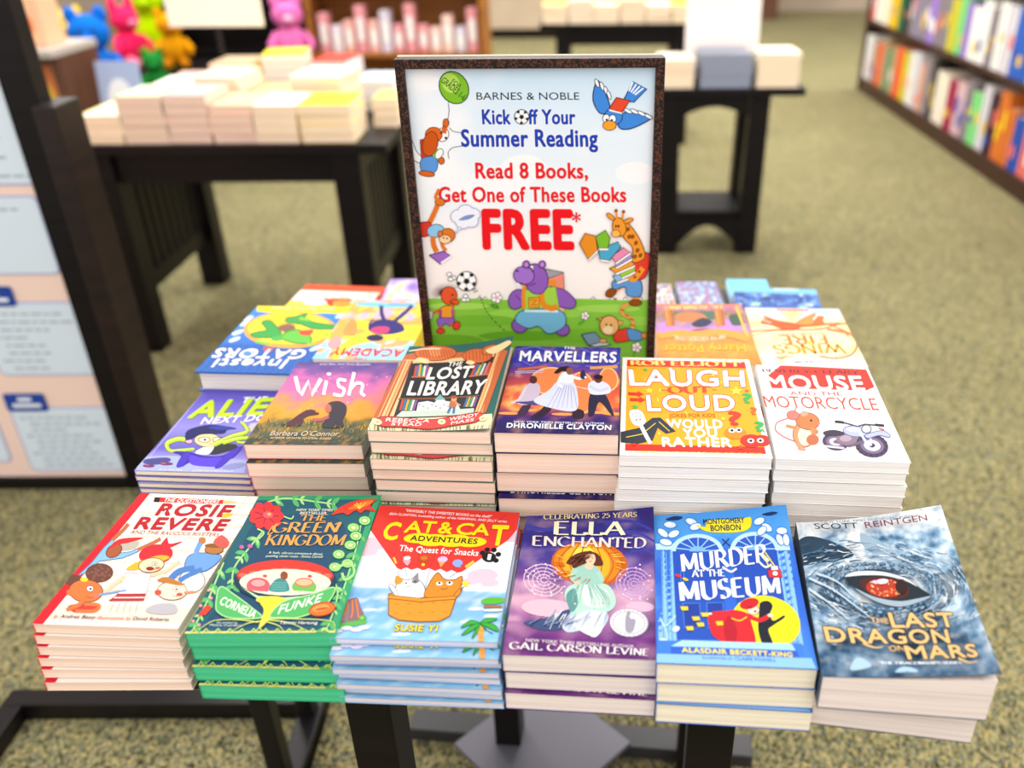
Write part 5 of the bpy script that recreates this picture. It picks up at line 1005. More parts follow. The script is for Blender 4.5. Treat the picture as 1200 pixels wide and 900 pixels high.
TT = .751                                      # height of the table top the stacks stand on
def sheet_grid(mb, w, h, z0, z1, lift, x0=None, x1=None, y0=None, y1=None, n=40):
    """a slab bent by lift(u, v, z)"""
    x0 = -w / 2 if x0 is None else x0; x1 = w / 2 if x1 is None else x1; y0 = -h / 2 if y0 is None else y0; y1 = h / 2 if y1 is None else y1
    vs = []; N = n + 1
    for z in (z0, z1):
        for j in range(N):
            for i in range(N):
                x = x0 + (x1 - x0) * i / n; y = y0 + (y1 - y0) * j / n
                vs.append((x, y, z + lift(min(1, max(0, x / w + .5)), min(1, max(0, y / h + .5)), z)))
    fs = []
    for j in range(n):
        for i in range(n):
            a = j * N + i; fs.append((a, a + N, a + N + 1, a + 1)); a += N * N; fs.append((a, a + 1, a + N + 1, a + N))
    rim = [i for i in range(N)] + [j * N + n for j in range(1, N)] + [n * N + i for i in range(n - 1, -1, -1)] + [j * N for j in range(n - 1, 0, -1)]
    for k in range(len(rim)):
        a, b = rim[k], rim[(k + 1) % len(rim)]; fs.append((a, b, b + N * N, a + N * N))
    mb.add(vs, fs)
def book_meshes(w, h, t, cov, pag, curl=None, pcurl=1, hard=False, spine=None):
    c = .0022 if hard else .0004; ins = .004 if hard else .0007
    A = MB(); P = MB()
    if curl:
        L = lambda u, v, z: curl(u, v) * max(0, z / t) ** 1.3
        LP = lambda u, v, z: curl(u, v) * pcurl * max(0, z / t) ** 1.3
        sheet_grid(A, w, h, t - c, t, L); sheet_grid(A, w, h, 0, c, L)
        A.box(-w / 2, -w / 2 + c, -h / 2, h / 2, 0, t)
        sheet_grid(P, w, h, c, t - c * 1.5, LP, -w / 2 + c, w / 2 - ins, -h / 2 + ins, h / 2 - ins)
    else:
        A.box(-w / 2, w / 2, -h / 2, h / 2, t - c, t); A.box(-w / 2, w / 2, -h / 2, h / 2, 0, c); A.box(-w / 2, -w / 2 + c, -h / 2, h / 2, 0, t)
        P.box(-w / 2 + c, w / 2 - ins, -h / 2 + ins, h / 2 - ins, c, t - c)
    cm = A.mesh('cover', cov)
    if spine:
        cm.materials.append(spine)
        for p in cm.polygons:
            if p.center.x < -w / 2 + c * 1.5: p.material_index = 1
    return cm, P.mesh('pages', pag)
def stack(desc, x, y, yaw, w, h, ztop, n, cov, pag, art=None, off=(0, 0, 0), dys=None, curl=None, pcurl=1, jit=.0016, hard=False, group='books in piles on the table', seed=1, where='of its pile', dxs=None, spine=None):
    """a pile of copies of one book; art = printed picture on each cover"""
    rnd = random.Random(seed); t = (ztop - TT) / n - .0012
    mb0 = book_meshes(w, h, t, cov, pag, None, 1, hard, spine)
    flat = art.meshes('cover', lambda u, v: t) if art else []
    if curl:
        mb1 = book_meshes(w, h, t, cov, pag, curl, pcurl, hard, spine); bent = art.meshes('cover', lambda u, v: t + curl(u, v)) if art else []
    for i in range(n):
        k = i / max(n - 1, 1); jx, jy, ja = ((0, 0, 0) if i == 0 else (rnd.uniform(-jit, jit), rnd.uniform(-jit, jit), rnd.uniform(-.012, .012)))
        dy = off[1] * k + jy if dys is None else dys[min(i, len(dys) - 1)]
        dx = off[0] * k + jx if dxs is None else dxs[min(i, len(dxs) - 1)]
        b = thing('paperback' if not hard else 'hardcover_book', '%s, %s %s' % (desc, ORD[i], where), 'book',
                  (x + dx, y + dy, ztop - (i + 1) * (t + .0012) + .0006), radians(yaw) + off[2] * k + ja, group)
        cm, pm = mb1 if (curl and i == 0) else mb0
        co = link('cover', cm, b); link('pages', pm, b)
        for part, me in (bent if (curl and i == 0) else flat): link('cover_' + part, me, co)

# ------------------------------------------------------------------ the setting
fl = MB().box(-9, 9, -2.5, 14, -.05, 0).obj('floor', carpet_mat()); struct(fl)
wl = MB().box(-9, 9, 13.2, 13.35, 0, 3.4).obj('wall_back', speckle('beige_wall', [(.3, 'a59482'), (.7, 'b9a896')], 1.2)); struct(wl)

# ------------------------------------------------------------------ table under the piles
t = thing('book_table', 'black wooden display table carrying the piles of books', 'table', (-.03, .98, 0), radians(-6))
MB().box(-.31, .40, -.375, .56, .722, TT).obj('tabletop', BLACKWOOD, t, .003)
lm = MB()
L = MB().box(-.023, .023, -.023, .023, 0, .722).mesh('leg', BLACKWOOD, .002)
for lx, ly in ((-.149, -.372), (.192, -.358), (-.124, .10), (.205, .10)): link('leg', L, t, (lx, ly, 0))
MB().box(-.115, .166, -.28, -.265, .66, .722).obj('apron', BLACKWOOD, t); MB().box(-.1, .19, .095, .109, .66, .722).obj('apron', BLACKWOOD, t)
MB().box(-.146, -.126, -.35, .08, .66, .722).obj('apron', BLACKWOOD, t); MB().box(.18, .2, -.335, .08, .66, .722).obj('apron', BLACKWOOD, t)
MB().box(-.32, .32, .105, .155, .0, .03).obj('stretcher', mat('grey_black_metal', '3a383c', .35, .5, .3), t, .002)
q = MB().prism([(-.162, 0), (0, .162), (.162, 0), (0, -.162)], 'z', 0, .012).obj('base_plate', mat('grey_steel', '6c6a74', .38, .4, .35), t, .002)
q.matrix_local = Matrix.Translation((-.063, .089, .031)) @ Matrix.Rotation(radians(6), 4, 'Z')
# ------------------------------------------------------------------ metal frame stand at the table's end
t = thing('metal_floor_stand', 'black metal stand with open rectangular floor frame beside the book table', 'stand', (-.82, 1.0, 0))
f = MB()
f.box(-.31, .31, .17, .21, 0, .04); f.box(-.31, .31, -.55, -.51, 0, .04); f.box(-.31, -.27, -.51, .17, 0, .04); f.box(.27, .31, -.51, .17, 0, .04)
f.obj('floor_frame', BLACKMETAL, t, .002)
MB().box(.27, .302, -.015, .015, .04, .722).obj('upright', BLACKMETAL, t, .002)
MB().box(.27, .302, .14, .17, .04, .722).obj('upright', BLACKMETAL, t, .002)
MB().prism([(.325, -.42), (.465, -.42), (.53, .5), (.325, .5)], 'z', .737, .7505).obj('shelf', BLACKMETAL, t, .002)
MB().box(.30, .34, -.3, .2, .69, .722).obj('rail', BLACKMETAL, t)

# ------------------------------------------------------------------ piles of books
CREAM = paper('cream_page_edges', 'f3e0cd', 'd9c0aa'); PEACH = paper('peach_page_edges', 'f4d9c7', 'e0bca6'); WHITEP = paper('white_page_edges', 'f2ece6', 'd3cac6')
GREENP = speckle('green_page_edges', [(.3, '3cae7c'), (.6, '52c894')], 1.0, .7, .15, 3, stretch=(6, 6, 1500)); TAN = paper('buff_page_edges', 'f6ecd6', 'd2c0a2'); GREYP = paper('grey_page_edges', 'eee0da', 'cbb9b6')
GLOSS = paper('glossy_page_edges', 'dcd6e0', 'a9a4b8')
def cv(n, c): return mat('cover_' + n, c, .45, .3)
def lin2(z): return z + CAMZ
stack('white grid paperback with red spine strip', -.428, .6803, -3.1, .135, .199, .819, 6, cv('cream_red', 'f7e0d2'), PEACH, ARTS.get('rosie'), (-.004, -.013, .049), seed=3, spine=cv('red', 'e0202c'))
stack('green-edged paperback with leafy garden cover', -.2879, .6669, 0, .1325, .203, .825, 4, cv('green', '2c9468'), GREENP, ARTS.get('green'), (.006, -.009, -.05), [0, .002, -.006, -.011], seed=4)
stack('thin comic paperback with two cats in balloon', -.1493, .6556, -2.5, .149, .186, .818, 8, cv('comic', '8fb4dc'), GLOSS, ARTS.get('cat'), (.006, -.010, -.02), [0, -.012, -.008, -.012, -.010, -.015, -.012, -.015], curl=lambda u, v: .006 * (1 - u) * v, seed=5)
stack('purple paperback with orange pumpkin coach', -.002, .6401, -3.1, .1335, .195, .817, 3, cv('purple', '3b2070'), GREYP, ARTS.get('ella'), (.003, -.001, -.024), [0, .0, -.004], curl=lambda u, v: .0165 * u ** 1.3 * v ** 1.6, pcurl=.5, seed=6)
stack('blue paperback with bright yellow moon', .1314, .6249, -3.4, .1345, .203, .825, 3, cv('blue', '2b62c4'), TAN, ARTS.get('murder'), (.005, .003, -.02), [0, .001, -.001], curl=lambda u, v: .019 * u ** 1.2 * v ** 1.6, pcurl=.5, seed=7)
stack('thick icy blue paperback with reptile eye', .2725, .6043, -6.0, .138, .205, .828, 2, cv('slate', '33475e'), GREYP, ARTS.get('dragon'), (.006, .01, -.05), curl=lambda u, v: u ** 1.4 * (.018 + .014 * v ** 2), pcurl=.55, seed=8)
stack('thin violet paperback with boy and green tentacles', -.4431, .9168, -3.4, .135, .19, .820, 9, cv('violet', '5b4fb0'), TAN, ARTS.get('alien'), (.0, -.004, .0), seed=9)
stack('sunset pink paperback with dark meadow', -.3067, .8992, -1.3, .130, .195, .869, 6, cv('dusk', 'd07a9a'), PEACH, ARTS.get('wish'), (.004, .002, 0), [0, -.007, -.003, -.002, 0, 0], seed=10)
stack('paperback with bookshelf picture and orange cat', -.1583, .8692, -3.2, .130, .197, .904, 10, cv('library', '3f6f6c'), PEACH, ARTS.get('lost'), (.002, .0, .0), [0, .002, -.007, -.003, -.002, -.001, -.004, 0, 0, 0], curl=lambda u, v: .017 * u ** 2.2 * (.35 + .65 * v), pcurl=.1, seed=11)
stack('thick indigo paperback with dancing figures', -.0261, .8609, -2.7, .129, .200, .907, 6, cv('indigo', '251c52'), PEACH, ARTS.get('marv'), (.002, .0, .0), [0, .001, .003, -.007, -.004, 0], seed=12)
stack('orange joke paperback with white border', .1166, .8430, -3.1, .154, .216, .895, 10, cv('white', 'f4f2ee'), WHITEP, ARTS.get('laugh'), (-.006, .001, .0), seed=13)
stack('white paperback with red ribbon and motorcycle', .2643, .8272, -4.0, .1325, .203, .895, 10, cv('white', 'f4f2ee'), WHITEP, ARTS.get('mouse'), (.004, .004, -.02), seed=14)
stack('blue hardcover with green reptiles', -.436, 1.1205, 176.2, .146, .214, .845, 3, cv('navy', '1f4fae'), WHITEP, ARTS.get('inv'), hard=True, seed=15, off=(.004, -.004, 0))
stack('yellow and pale blue comic paperback', -.2985, 1.1415, 176.7, .127, .198, .849, 6, cv('lemon', 'f0d23a'), WHITEP, ARTS.get('acad'), seed=16)
stack('white and yellow paperback with orange top band', -.4333, 1.345, 174.0, .142, .19, .792, 4, cv('orange', 'ee5a2a'), WHITEP, ARTS.get('judy'), seed=17)
stack('lilac paperback beside the framed sign', -.283, 1.390, 180, .14, .19, .785, 3, cv('lilac', '9c7ad0'), WHITEP, ARTS.get('purple'), seed=18)
stack('orange and lilac fantasy paperback', .1650, 1.1084, 179, .134, .196, .855, 5, cv('amber', 'd9742c'), CREAM, ARTS.get('hp'), seed=19)
stack('cream paperback with orange winged beast', .3072, 1.1170, 177.3, .141, .189, .845, 4, cv('cream', 'f4ead6'), CREAM, ARTS.get('wings'), seed=20)
stack('deep blue patterned paperback', .3202, 1.3193, 174.5, .142, .187, .793, 3, cv('deepblue', '2c4fa0'), WHITEP, ARTS.get('blue'), seed=21)
stack('small sky blue paperback', .297, 1.466, 178, .075, .10, .768, 1, cv('sky', '4fb4e4'), WHITEP, None, seed=22)
stack('brown and white paperback',   .1230, 1.36, 180, .06, .18, .787, 3, cv('plum', '6a4a5c'), WHITEP, ARTS.get('back1'), seed=23)
stack('blue and rose paperback', .1980, 1.37, 180, .072, .18, .787, 3, cv('steel', '5a7fb4'), WHITEP, ARTS.get('back2'), seed=24)

# ------------------------------------------------------------------ framed sign
SX0, SX1, SZ1, SZ0, SY = -.2125, .0915, 1.229, .766, 1.045
t = thing('framed_sign', 'tall brown framed reading poster standing among the piles', 'sign', (-.0605, SY, .7515))
sw = (SX1 - SX0) / 2; zt, zb = SZ1 - .7515, SZ0 - .7515; b = .0105
FR = speckle('brown_speckled_frame', [(.42, '0e0605'), (.52, '2e1710'), (.62, '5a3220')], 420, .45, .25, 2)
f = MB(); o_, i_ = [(-sw, zb), (sw, zb), (sw, zt), (-sw, zt)], [(-sw + b, zb + b), (sw - b, zb + b), (sw - b, zt - b), (-sw + b, zt - b)]
for k in range(4):
    f.prism([o_[k], o_[(k + 1) % 4], i_[(k + 1) % 4], i_[k]], 'y', -.011, .007)
f.obj('frame', FR, t, .0008)
MB().box(-sw + .001, sw - .001, .0072, .0105, zb, zt + .0015).obj('backing', mat('ivory_board', 'e8e2d2', .7), t)
p = MB().box(-sw + b - .002, sw - b + .002, -.004, .006, zb + b - .002, zt - b + .002).obj('poster', mat('poster_paper', 'dfe9f2', .4), t)
for part, me in ARTS['sign'].meshes('poster', lambda u, v: 0) if 'sign' in ARTS else []:
    o = link('poster_' + part, me, p); o.matrix_local = Matrix.Translation((0, -.0042, (zt + zb) / 2)) @ Matrix.Rotation(pi / 2, 4, 'X')
MB().box(-.10, .10, -.045, .055, 0, .006).box(-.02, .02, .011, .02, .006, .2).obj('foot', BLACKMETAL, t)

# ------------------------------------------------------------------ big poster stand on the carpet
YE = 1.955
t = thing('poster_stand', 'tall black floor stand holding a pink poster with pale blue boxes', 'poster stand', (-1.60, YE, 0))
ex = -1.232 + 1.60
MB().box(-ex, ex, -.008, .02, .035, 1.75).obj('poster', mat('pink_poster', 'f0d2c6', .35, .4), t)
f = MB(); f.box(ex, ex + .066, -.02, .035, .0, 1.80); f.box(-ex - .066, -ex, -.02, .035, 0, 1.80); f.box(-ex, ex, -.02, .035, 0, .035); f.box(-ex, ex, -.02, .035, 1.75, 1.80)
f.obj('frame', BLACKWOOD, t, .003)
for sx in (1, -1):
    MB().box(sx * (ex + .088) - .024, sx * (ex + .088) + .024, -.05, .06, 0, 1.008).obj('post', speckle('dark_brown_wood', [(.3, '150c0e'), (.7, '261716')], 4, .35, .3, 3, stretch=(1, 1, 9)), t, .004)
    MB().box(sx * (ex + .088) - .03, sx * (ex + .088) + .03, -.06, .32, 0, .05).obj('foot', BLACKWOOD, t, .004)
pz = MATS['pink_poster']; PB = mat('pale_blue_panel', 'd4e0ee', .4, .3); PE = mat('lilac_outline', '9aa2cf', .5); TB = mat('navy_tab', '17419a', .4); GT = mat('grey_print', '9aa6b4', .6); WT = mat('white_print', 'e8eef8', .5)
def rr(x0, x1, z0, z1, r): return arc(x1 - r, z1 - r, r, r, 0, 90, 5) + arc(x0 + r, z1 - r, r, r, 90, 180, 5) + arc(x0 + r, z0 + r, r, r, 180, 270, 5) + arc(x1 - r, z0 + r, r, r, 270, 360, 5)
rnd = random.Random(5)
def board_pts(px, py): p = at(px, py, YE - .008); return p.x + 1.60, p.z
def panel(pl, pt, pr, pb, tab, lines):
    """text box on the poster; pixels of its upper-right and lower edges give its real size"""
    x1, z1 = board_pts(pr, pt); _, z0 = board_pts(pr, pb); x0 = x1 - pl
    MB().prism(rr(x0 - .004, x1 + .004, z0 - .004, z1 + .004, .018), 'y', -.0092, -.008).obj('box_outline', PE, t)
    g = MB().prism(rr(x0, x1, z0, z1, .015), 'y', -.0104, -.0092).obj('text_box', PB, t)
    m = MB()
    for k in range(lines):
        zz = z1 - .03 - (z1 - z0 - .045) * k / max(lines - 1, 1); a = x0 + .018 + (.02 if k % 3 else 0); bnd = a + (x1 - x0) * rnd.uniform(.3, .78)
        while a < bnd:
            l = rnd.uniform(.010, .03); m.box(a, a + l, -.0109, -.0104, zz, zz + .005); a += l + .006
    m.obj('print', GT, g)
    if tab:
        tb = MB().prism(rr(x0 - .005, x0 + .10, z1 - .006, z1 + .045, .007), 'y', -.0125, -.0104).obj('tab', TB, t)
        MB().box(x0 + .03, x0 + .065, -.0131, -.0125, z1 + .024, z1 + .034).box(x0 + .012, x0 + .085, -.0131, -.0125, z1 + .006, z1 + .016).obj('print', WT, tb)
panel(.28, 100, 22, 215, False, 5); panel(.28, 231, 42, 320, False, 5); panel(.24, 355, 88, 438, True, 8); panel(.255, 478, 128, 550, True, 9)
x0_, z0_ = board_pts(0, 500)
panel(.30, 490, -6, 540, False, 3)

# ------------------------------------------------------------------ slatted table at the back with its piles
def blocks(desc, cols, x, y, z, w, h, ths, group, seed, yaw=0):
    """a far pile: ths = thickness of each book from the bottom"""
    r = random.Random(seed); zz = z; n = len(ths)
    for i, th in enumerate(ths):
        c, p = cols[i % len(cols)] if i < n - 1 else cols[-1]
        key = ('blk', c, p, round(w, 3), round(h, 3), round(th, 4))
        if key not in MATS:
            a, bb = book_meshes(w, h, th - .0008, cv(c, c), paper(*p)); MATS[key] = (a, bb)
        a, bb = MATS[key]
        o = link('paperback', a); o.location = (x + r.uniform(-.003, .003), y + r.uniform(-.003, .003), zz + .0004); o.rotation_euler = (0, 0, radians(yaw) + r.uniform(-.02, .02))
        tag(o, '%s, %s of its pile' % (desc, ORD[n - 1 - i]), 'book', group); link('pages', bb, o)
        zz += th
P1 = ('far_cream_pages', 'ffe9cf', 'e8c9a4'); P2 = ('far_pink_pages', 'f4d8c8', 'dcb8a6'); P3 = ('far_white_pages', 'f0ece8', 'd6d0cc')
TX0, TX1, TY0, TY1, TH = -1.585, -.702, 2.75, 3.47, .726
t = thing('slatted_table', 'large black mission style table with slatted ends behind the sign', 'table', ((TX0 + TX1) / 2, (TY0 + TY1) / 2, 0))
hx, hy = (TX1 - TX0) / 2, (TY1 - TY0) / 2
MB().box(-hx - .02, hx + .09, -hy - .02, hy + .03, TH - .03, TH).obj('tabletop', BLACKWOOD, t, .003)
L = MB().box(-.045, .045, -.045, .045, 0, TH - .03).mesh('leg', BLACKWOOD, .004)
for lx in (-hx + .05, hx - .05):
    for ly in (-hy + .05, hy - .05): link('leg', L, t, (lx, ly, 0))
for ly in (-hy + .03, hy - .06): MB().box(-hx + .095, hx - .095, ly, ly + .025, TH - .13, TH - .03).obj('apron', BLACKWOOD, t)
S = MB().box(-.012, .012, -.017, .017, .25, TH - .13).mesh('slat', BLACKWOOD)
for lx in (-hx + .05, hx - .05):
    MB().box(lx - .016, lx + .016, -hy + .095, hy - .095, TH - .13, TH - .03).obj('apron', BLACKWOOD, t)
    MB().box(lx - .016, lx + .016, -hy + .095, hy - .095, .19, .25).obj('lower_rail', BLACKWOOD, t)
    for k in range(8): link('slat', S, t, (lx, -hy + .15 + (2 * hy - .3) * k / 7, 0))
G = 'books piled on the slatted table'
row = [(.035, 'pale yellow', 'f4e48a', P1, 2), (.125, 'ivory', 'fbf3dd', P1, 3), (.14, 'pale green', 'cfe0b4', P2, 5), (.135, 'grey', 'b8b0b0', P2, 5), (.135, 'apricot', 'f2c49c', P2, 4), (.135, 'white', 'fdf6ea', P1, 4), (.165, 'bright yellow', 'f8e000', P1, 4)]
xx = TX0 + .0
for i, (w_, nm, c, p, n) in enumerate(row):
    w2 = max(w_, .1) - .004
    blocks('%s paperback in front row on slatted table' % nm, [(c, p)], xx + (w_ - w2) / 2 + w2 / 2 if i else xx + .0, TY0 + .105 if i else TY0 + .28, TH, w2 if i else .1, .2, [.0285] * n, G, 40 + i)
    xx += w_
row2 = [(-1.36, 3.09, 'white', 'fff8ea', P3, 5, .14, 2), (-1.20, 3.10, 'cream', 'fbf0d2', P1, 6, .15, -4), (-1.045, 3.10, 'orange-tinted', 'f0c08a', P2, 4, .13, 5), (-.87, 3.10, 'large white', 'fffaf0', P1, 6, .17, -8), (-.735, 3.32, 'sky tinted', 'd6e4f6', P3, 4, .13, 0), (-1.42, 3.36, 'rose', 'e8bcb4', P2, 4, .14, 6), (-1.25, 3.36, 'tan', 'd8bc98', P1, 6, .15, 0), (-1.075, 3.37, 'golden yellow', 'fbe21a', P3, 7, .15, 8), (-.90, 3.38, 'red', 'f0301c', P3, 6, .13, -6)]
for i, (x_, y_, nm, c, p, n, w_, a) in enumerate(row2):
    blocks('%s paperback far back on slatted table' % nm, [(c, p)], x_, y_, TH, w_, .19 if y_ > 3.2 else .2, [.026] * n, G, 60 + i, a)
blocks('ochre paperback at slatted table end', [('d9c66a', P1)], -.655, 3.05, TH, .082, .17, [.03] * 3, G, 80)
# white sign among them
t = thing('tabletop_sign', 'blank white sign card standing at the back of the slatted table', 'sign', (-1.36, 3.50, TH))
MB().box(-.175, .175, -.006, .006, .25, .66).obj('card', mat('warm_white_card', 'fbf0e2', .6), t, .002)
MB().box(-.2, .2, -.05, .05, 0, .012).box(-.008, .008, -.008, .008, .012, .25).obj('holder', BLACKMETAL, t)

# ------------------------------------------------------------------ soft toys and picture books behind
def plush(name, label, p, s, col, col2, kind):
    t = thing(name, label, 'soft toy', p, radians(kind * 20))
    m = mat('plush_' + col, col, .95, .05); m2 = mat('plush_' + col2, col2, .95, .05)
    MB().ball((0, 0, .42 * s), .30 * s, 1, .85, 1.2).obj('body', m, t, smooth=True)
    h = MB().ball((0, -.03 * s, .95 * s), .27 * s, 1.1, .95, 1).obj('head', m if kind % 2 else m2, t, smooth=True)
    for a in (-1, 1):
        MB().ball((a * .2 * s, 0, 1.2 * s), .10 * s, 1, .6, 1.3 + (kind == 3)).obj('ear', m, h, smooth=True)
        MB().ball((a * .09 * s, -.27 * s, 1.0 * s), .028 * s).obj('eye', mat('black_bead', '101010', .2), h, smooth=True)
        MB().tube([(a * .24 * s, -.02 * s, .6 * s), (a * .38 * s, -.12 * s, .42 * s), (a * .36 * s, -.2 * s, .28 * s)], [.09 * s, .085 * s, .07 * s]).obj('arm', m, t, smooth=True)
        MB().tube([(a * .15 * s, -.08 * s, .16 * s), (a * .2 * s, -.3 * s, .1 * s), (a * .22 * s, -.42 * s, .12 * s)], [.12 * s, .11 * s, .1 * s]).obj('leg', m2, t, smooth=True)
    MB().ball((0, -.27 * s, .9 * s), .09 * s, 1.2, .8, .8).obj('muzzle', m2, h, smooth=True)
def shelfrack(x0, x1, y0, y1, zs, wood, label, back=True, top=None, nm='display_rack'):
    t = thing(nm, label, 'shelf', ((x0 + x1) / 2, (y0 + y1) / 2, 0)); hx, hy = (x1 - x0) / 2, (y1 - y0) / 2; top = top or zs[-1] + .3
    for s in (-1, 1): MB().box(s * hx - .02, s * hx + .02, -hy, hy, 0, top).obj('side_panel', wood, t, .003)
    for z in zs: MB().box(-hx + .02, hx - .02, -hy, hy, z - .025, z).obj('shelf', wood, t, .002)
    if back: MB().box(-hx + .02, hx - .02, hy - .015, hy, .0, top).obj('back_panel', wood, t)
    return t
GREYW = mat('grey_shelf', 'b4aca4', .5); OAK = speckle('honey_oak', [(.3, '8a5420'), (.7, 'a96c2c')], 3, .5, .3, 4, stretch=(1, 1, 10)); DARKB = speckle('brown_wood', [(.3, '4a2a1c'), (.7, '63402c')], 3, .5, .3)
shelfrack(-3.47, -2.29, 4.0, 4.35, [.10, .42, .79], DARKB, 'low brown display rack of picture books behind the poster stand', top=.80)
shelfrack(-2.22, -1.98, 4.0, 4.35, [.10, .43], DARKB, 'short brown rack holding the lavender picture book', top=.431, back=False)
MB_ = MB().box(-3.49, -2.27, 3.96, 4.36, .801, .83); tag(MB_.obj('display_board', GREYW), 'grey board lying on top of the brown display rack', 'board')
shelfrack(-3.45, -1.86, 5.0, 5.42, [.05, .40], BLACKWOOD, 'black low rack of soft toys behind the slatted table', top=.41, back=False)
shelfrack(-3.45, -1.62, 5.44, 6.0, [.05, .50], BLACKWOOD, 'taller black rack of soft toys behind the low one', top=.501, back=False)
def facebook(name, label, x, y, z, w, h, c, c2, tilt=12, rz=0):
    t = thing(name, label, 'book', (x, y, z), radians(rz), 'picture books facing out')
    M = Matrix.Rotation(radians(-tilt), 4, 'X')
    MB().box(-w / 2, w / 2, -.008, .008, 0, h, M).obj('cover', cv(c, c), t)
    MB().prism(arc(0, h * .5, w * .3, h * .28, 0, 340, 16), 'y', -.0105, -.0085).obj('cover_picture', cv(c2, c2), t).matrix_local = M
for i, (x, y, z, w, h, c, c2, nm) in enumerate([(-3.10, 4.08, .4245, .20, .30, 'f0ece6', 'e8862a', 'white picture book with orange picture'), (-2.87, 4.08, .4245, .22, .31, 'f2f0f0', '58a4d8', 'white picture book with blue picture'), (-2.44, 4.08, .4245, .2, .33, 'f08a4a', 'f2c832', 'orange picture book with yellow picture'),
        (-2.10, 4.10, .4345, .19, .33, 'a9b8dc', 'f0f2f8', 'lavender picture book with white picture'), (-2.46, 4.08, .1045, .21, .27, 'f07828', '2f7fc4', 'orange picture book with blue picture'), (-2.90, 4.08, .1045, .19, .28, '9cc8b8', 'e4dcf0', 'mint picture book with lilac picture'), (-2.68, 4.08, .1045, .2, .27, 'f4d040', 'e85a30', 'yellow picture book with red picture')]):
    facebook('picture_book', '%s facing out on the brown rack' % nm, x, y, z, w, h, c, c2, 10, 0)
for i, (x, c, c2, nm) in enumerate([(-3.02, 'f6b48a', 'ef7020', 'peach boxed toy with orange picture'), (-2.72, 'f4eee6', 'e88a7a', 'white boxed toy with coral picture'), (-2.44, 'f6c09a', 'f07828', 'light peach boxed toy with round orange picture')]):
    t = thing('toy_box', '%s standing on the grey board' % nm, 'box', (x, 4.16, .83))
    MB().box(-.10, .10, -.08, .08, 0, .2).obj('carton', cv(c, c), t, .004); MB().prism(arc(0, .09, .06, .06, 0, 340, 16), 'y', -.083, -.0805).obj('cover_picture', cv(c2, c2), t)
plush('plush_bear', 'blue soft toy sitting beside the hot pink soft toy', (-2.72, 5.17, .412), .36, '1468c8', '1468c8', 1)
plush('plush_rabbit', 'hot pink soft toy with pale pink feet on the black rack', (-2.74, 5.64, .503), .28, 'f02860', 'f07ca0', 3)
plush('plush_bird', 'yellow soft toy sitting beyond the blue soft toy', (-3.06, 5.62, .503), .26, 'f0d020', 'f4dc40', 1)
plush('plush_lion', 'mustard orange soft toy beside the hot pink soft toy', (-2.47, 5.62, .503), .25, 'd8920c', 'b87410', 1)
plush('plush_turtle', 'dark green soft toy low on the black rack', (-2.40, 5.16, .412), .2, '1c7a30', '2c8c3c', 1)
plush('plush_frog', 'lime green soft toy beyond the hot pink soft toy', (-2.72, 5.92, .503), .37, 'b4e000', '9cc810', 1)
plush('plush_flamingo', 'pink and mauve soft toy beside the oak bookcase post', (-1.77, 5.66, .503), .30, 'e070b0', 'f0b0d4', 1)
t = shelfrack(-1.76, -.65, 6.05, 6.4, [.10, .51, .95], OAK, 'honey oak bookcase with pale pink stock behind the slatted table', top=1.5, nm='oak_bookcase')
rnd = random.Random(9)
for k in range(13):
    c, nm = rnd.choice([('f0b4a8', 'pink'), ('f6d0c4', 'pale peach'), ('e8dce4', 'white'), ('e89aa0', 'rose'), ('d8d0e0', 'pale lilac')]); h = rnd.uniform(.14, .3)
    o = MB().box(-.033, .033, -.06, .06, 0, h).mesh('jar', cv(c, c), .008)
    g = thing('stationery_box', '%s carton, %s along the oak bookcase shelf' % (nm, ['first', 'second', 'third', 'fourth', 'fifth', 'sixth', 'seventh', 'eighth', 'ninth', 'tenth', 'eleventh', 'twelfth', 'thirteenth'][k]), 'box', (-1.68 + .08 * k, 6.14, .5105), 0, 'cartons on the oak bookcase')
    link('carton', o, g); MB().box(-.02, .02, -.0615, -.06, h * .25, h * .75).obj('panel', cv('white', 'f4f2ee'), g)

shelfrack(-2.86, -1.86, 6.3, 6.6, [.10, .50, .90, 1.19], BLACKWOOD, 'tall black bookcase beyond the white sign card', top=1.2, nm='black_bookcase')
# ------------------------------------------------------------------ pedestal table with white sign
t = thing('side_table', 'narrow black pedestal table with arched base shelf behind the sign', 'table', (.54, 3.87, 0))
MB().box(-.36, .36, -.19, .19, .68, .71).obj('tabletop', BLACKWOOD, t, .003)
for sx in (-1, 1):
    L = MB().prism([(sx * .175 - .045, 0), (sx * .175 + .045, 0), (sx * .185 + .04, .68), (sx * .185 - .04, .68)], 'y', -.17, -.08).obj('leg', BLACKWOOD, t, .004)
    L = MB().prism([(sx * .175 - .045, 0), (sx * .175 + .045, 0), (sx * .185 + .04, .68), (sx * .185 - .04, .68)], 'y', .08, .17).obj('leg', BLACKWOOD, t, .004)
ar = [(-.14, .68), (.14, .68), (.14, .60)] + [(x / 10 * .13, .60 + .035 * cos(x / 10 * pi / 2)) for x in range(10, -11, -2)] + [(-.14, .60)]
MB().prism(ar[::-1], 'y', -.165, -.14).obj('apron', BLACKWOOD, t)
MB().box(-.14, .14, -.15, .15, .16, .19).obj('base_shelf', BLACKWOOD, t, .002)
lo = [(-.14, .16), (.14, .16), (.14, .02)] + [(x / 10 * .12, .05 + .08 * cos(x / 10 * pi / 2)) for x in range(10, -11, -2)] + [(-.14, .02)]
MB().prism(lo[::-1], 'y', -.165, -.14).obj('lower_apron', BLACKWOOD, t)
G = 'books piled on the pedestal table'
blocks('pale cream paperback on pedestal table', [('f4ead2', P1)], .375, 3.80, .71, .14, .2, [.022] * 5, G, 90)
